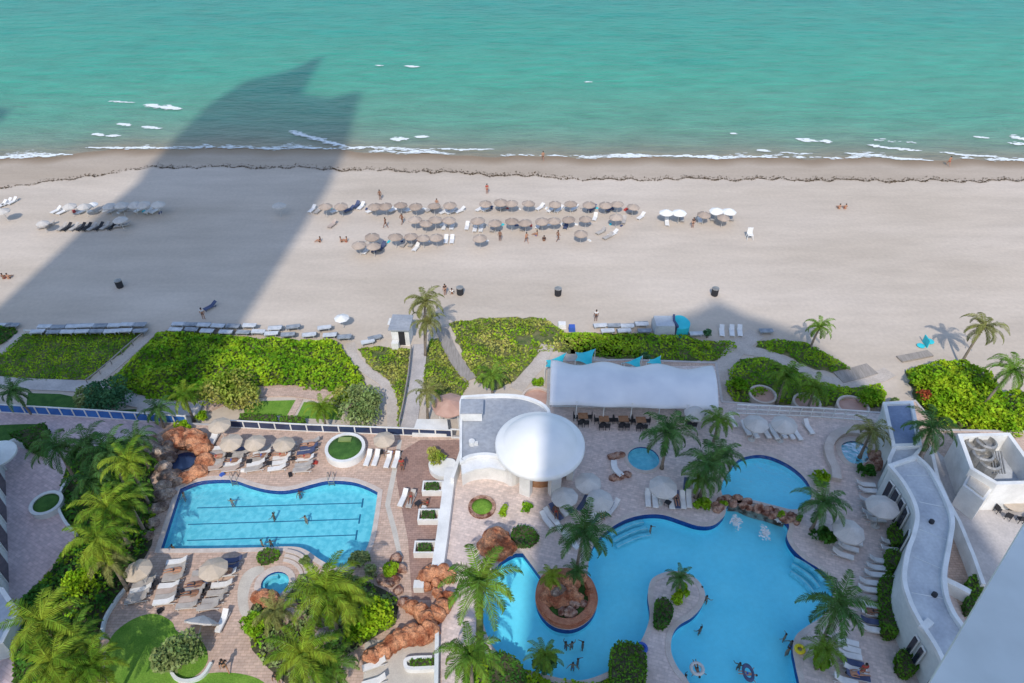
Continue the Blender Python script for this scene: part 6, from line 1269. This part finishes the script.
# beige round parasol table at the right edge
x, y = at(1014, 502, DZ + .8); t = thing('round_table', (x, y, DZ), 'round tan patio table with dark seats at the right edge', 'table'); MB().lathe([(1.0, .7), (1.0, .78), (.02, .8)], n=24).build('tabletop', 'canvas', t); MB().lathe([(.3, 0), (.3, .05), (.06, .1), (.06, .7)], n=12).build('pedestal', 'dark', t)
for k in range(6):
    a = 2.2 + k * .62; x2, y2 = x + 1.5 * math.cos(a), y + 1.5 * math.sin(a); dup(CHS, (x2, y2, DZ), a + math.pi / 2, f'dark patio chair at the round tan table, {ORD[k]} clockwise from the far side' if False else f"dark patio chair around the round tan table, {ordn(k, 6, 'top', 'bottom')}{'' if k in (0, 5) else ' from the top'}", 'patio chairs at the right edge')
# pale concrete surface around
# ------------------------------------------------------------------ left edge building
t = thing('podium_building', (0, 0, 0), 'white hotel podium wall with tall dark windows at the left edge', 'building')
a = at(5, 470, DZ); b_ = at(9, 598, DZ); x0 = a[0] - .0; x1 = b_[0]
MB().prism([(a[0], a[1]), (b_[0], b_[1]), (b_[0] - 12, b_[1]), (a[0] - 12, a[1])], DZ, 4.6).build('wall', 'white2', t)
for i in range(4):
    q0, q1 = .12 + i * .22, .26 + i * .22; p0 = (a[0] + (b_[0] - a[0]) * q0, a[1] + (b_[1] - a[1]) * q0); p1 = (a[0] + (b_[0] - a[0]) * q1, a[1] + (b_[1] - a[1]) * q1); wallwin(p0, p1, DZ + .3, DZ + 2.4, t, (0, 0), .05)
flat_building('corner_block', [(-60, 585), (2, 590), (17, 612), (2, 642), (-60, 660)], 3.2, 'pale blue roofed block at the left edge above the corner palms', 'roofpale', par=.1)
t = thing('round_kiosk', (0, 0, 0), 'pale round canopy at the left edge of the plaza', 'kiosk'); p = at(-4, 455, 3.2); MB().lathe([(1.7, 1.9), (1.7, 2.1), (.1, 2.5)], (p[0], p[1], DZ), 24).build('roof', 'white2', t); MB().tube([(p[0], p[1], DZ), (p[0], p[1], DZ + 2)], .12, 10).build('column', 'white', t)
tag(MB().ribbon(ats([(-20, 452), (4, 444), (14, 439), (24, 443)], DZ + .8), .3, DZ, DZ + .8).build('low_wall', 'white2'), 'low white wall behind the round canopy at the left edge', 'low wall')
# fallen parasol on the deck below the lap pool
x, y = at(203, 624, DZ + .7); t = thing('fallen_parasol', (x, y, DZ), 'grey parasol tipped over on its side right of the leafy tree', 'umbrella')
c = canopy_mesh(1.25, .45).build('canopy', 'canvas_grey', t); c.rotation_euler = (R(-58), R(12), 0); c.location = (0, 0, 1.0); o = MB().tube([(0, 0, -1.6), (0, 0, .42)], .035, 8).build('pole', 'pole', t); o.rotation_euler = (R(-58), R(12), 0); o.location = (0, 0, 1.0)
lit = None
sc.render.engine = 'CYCLES'
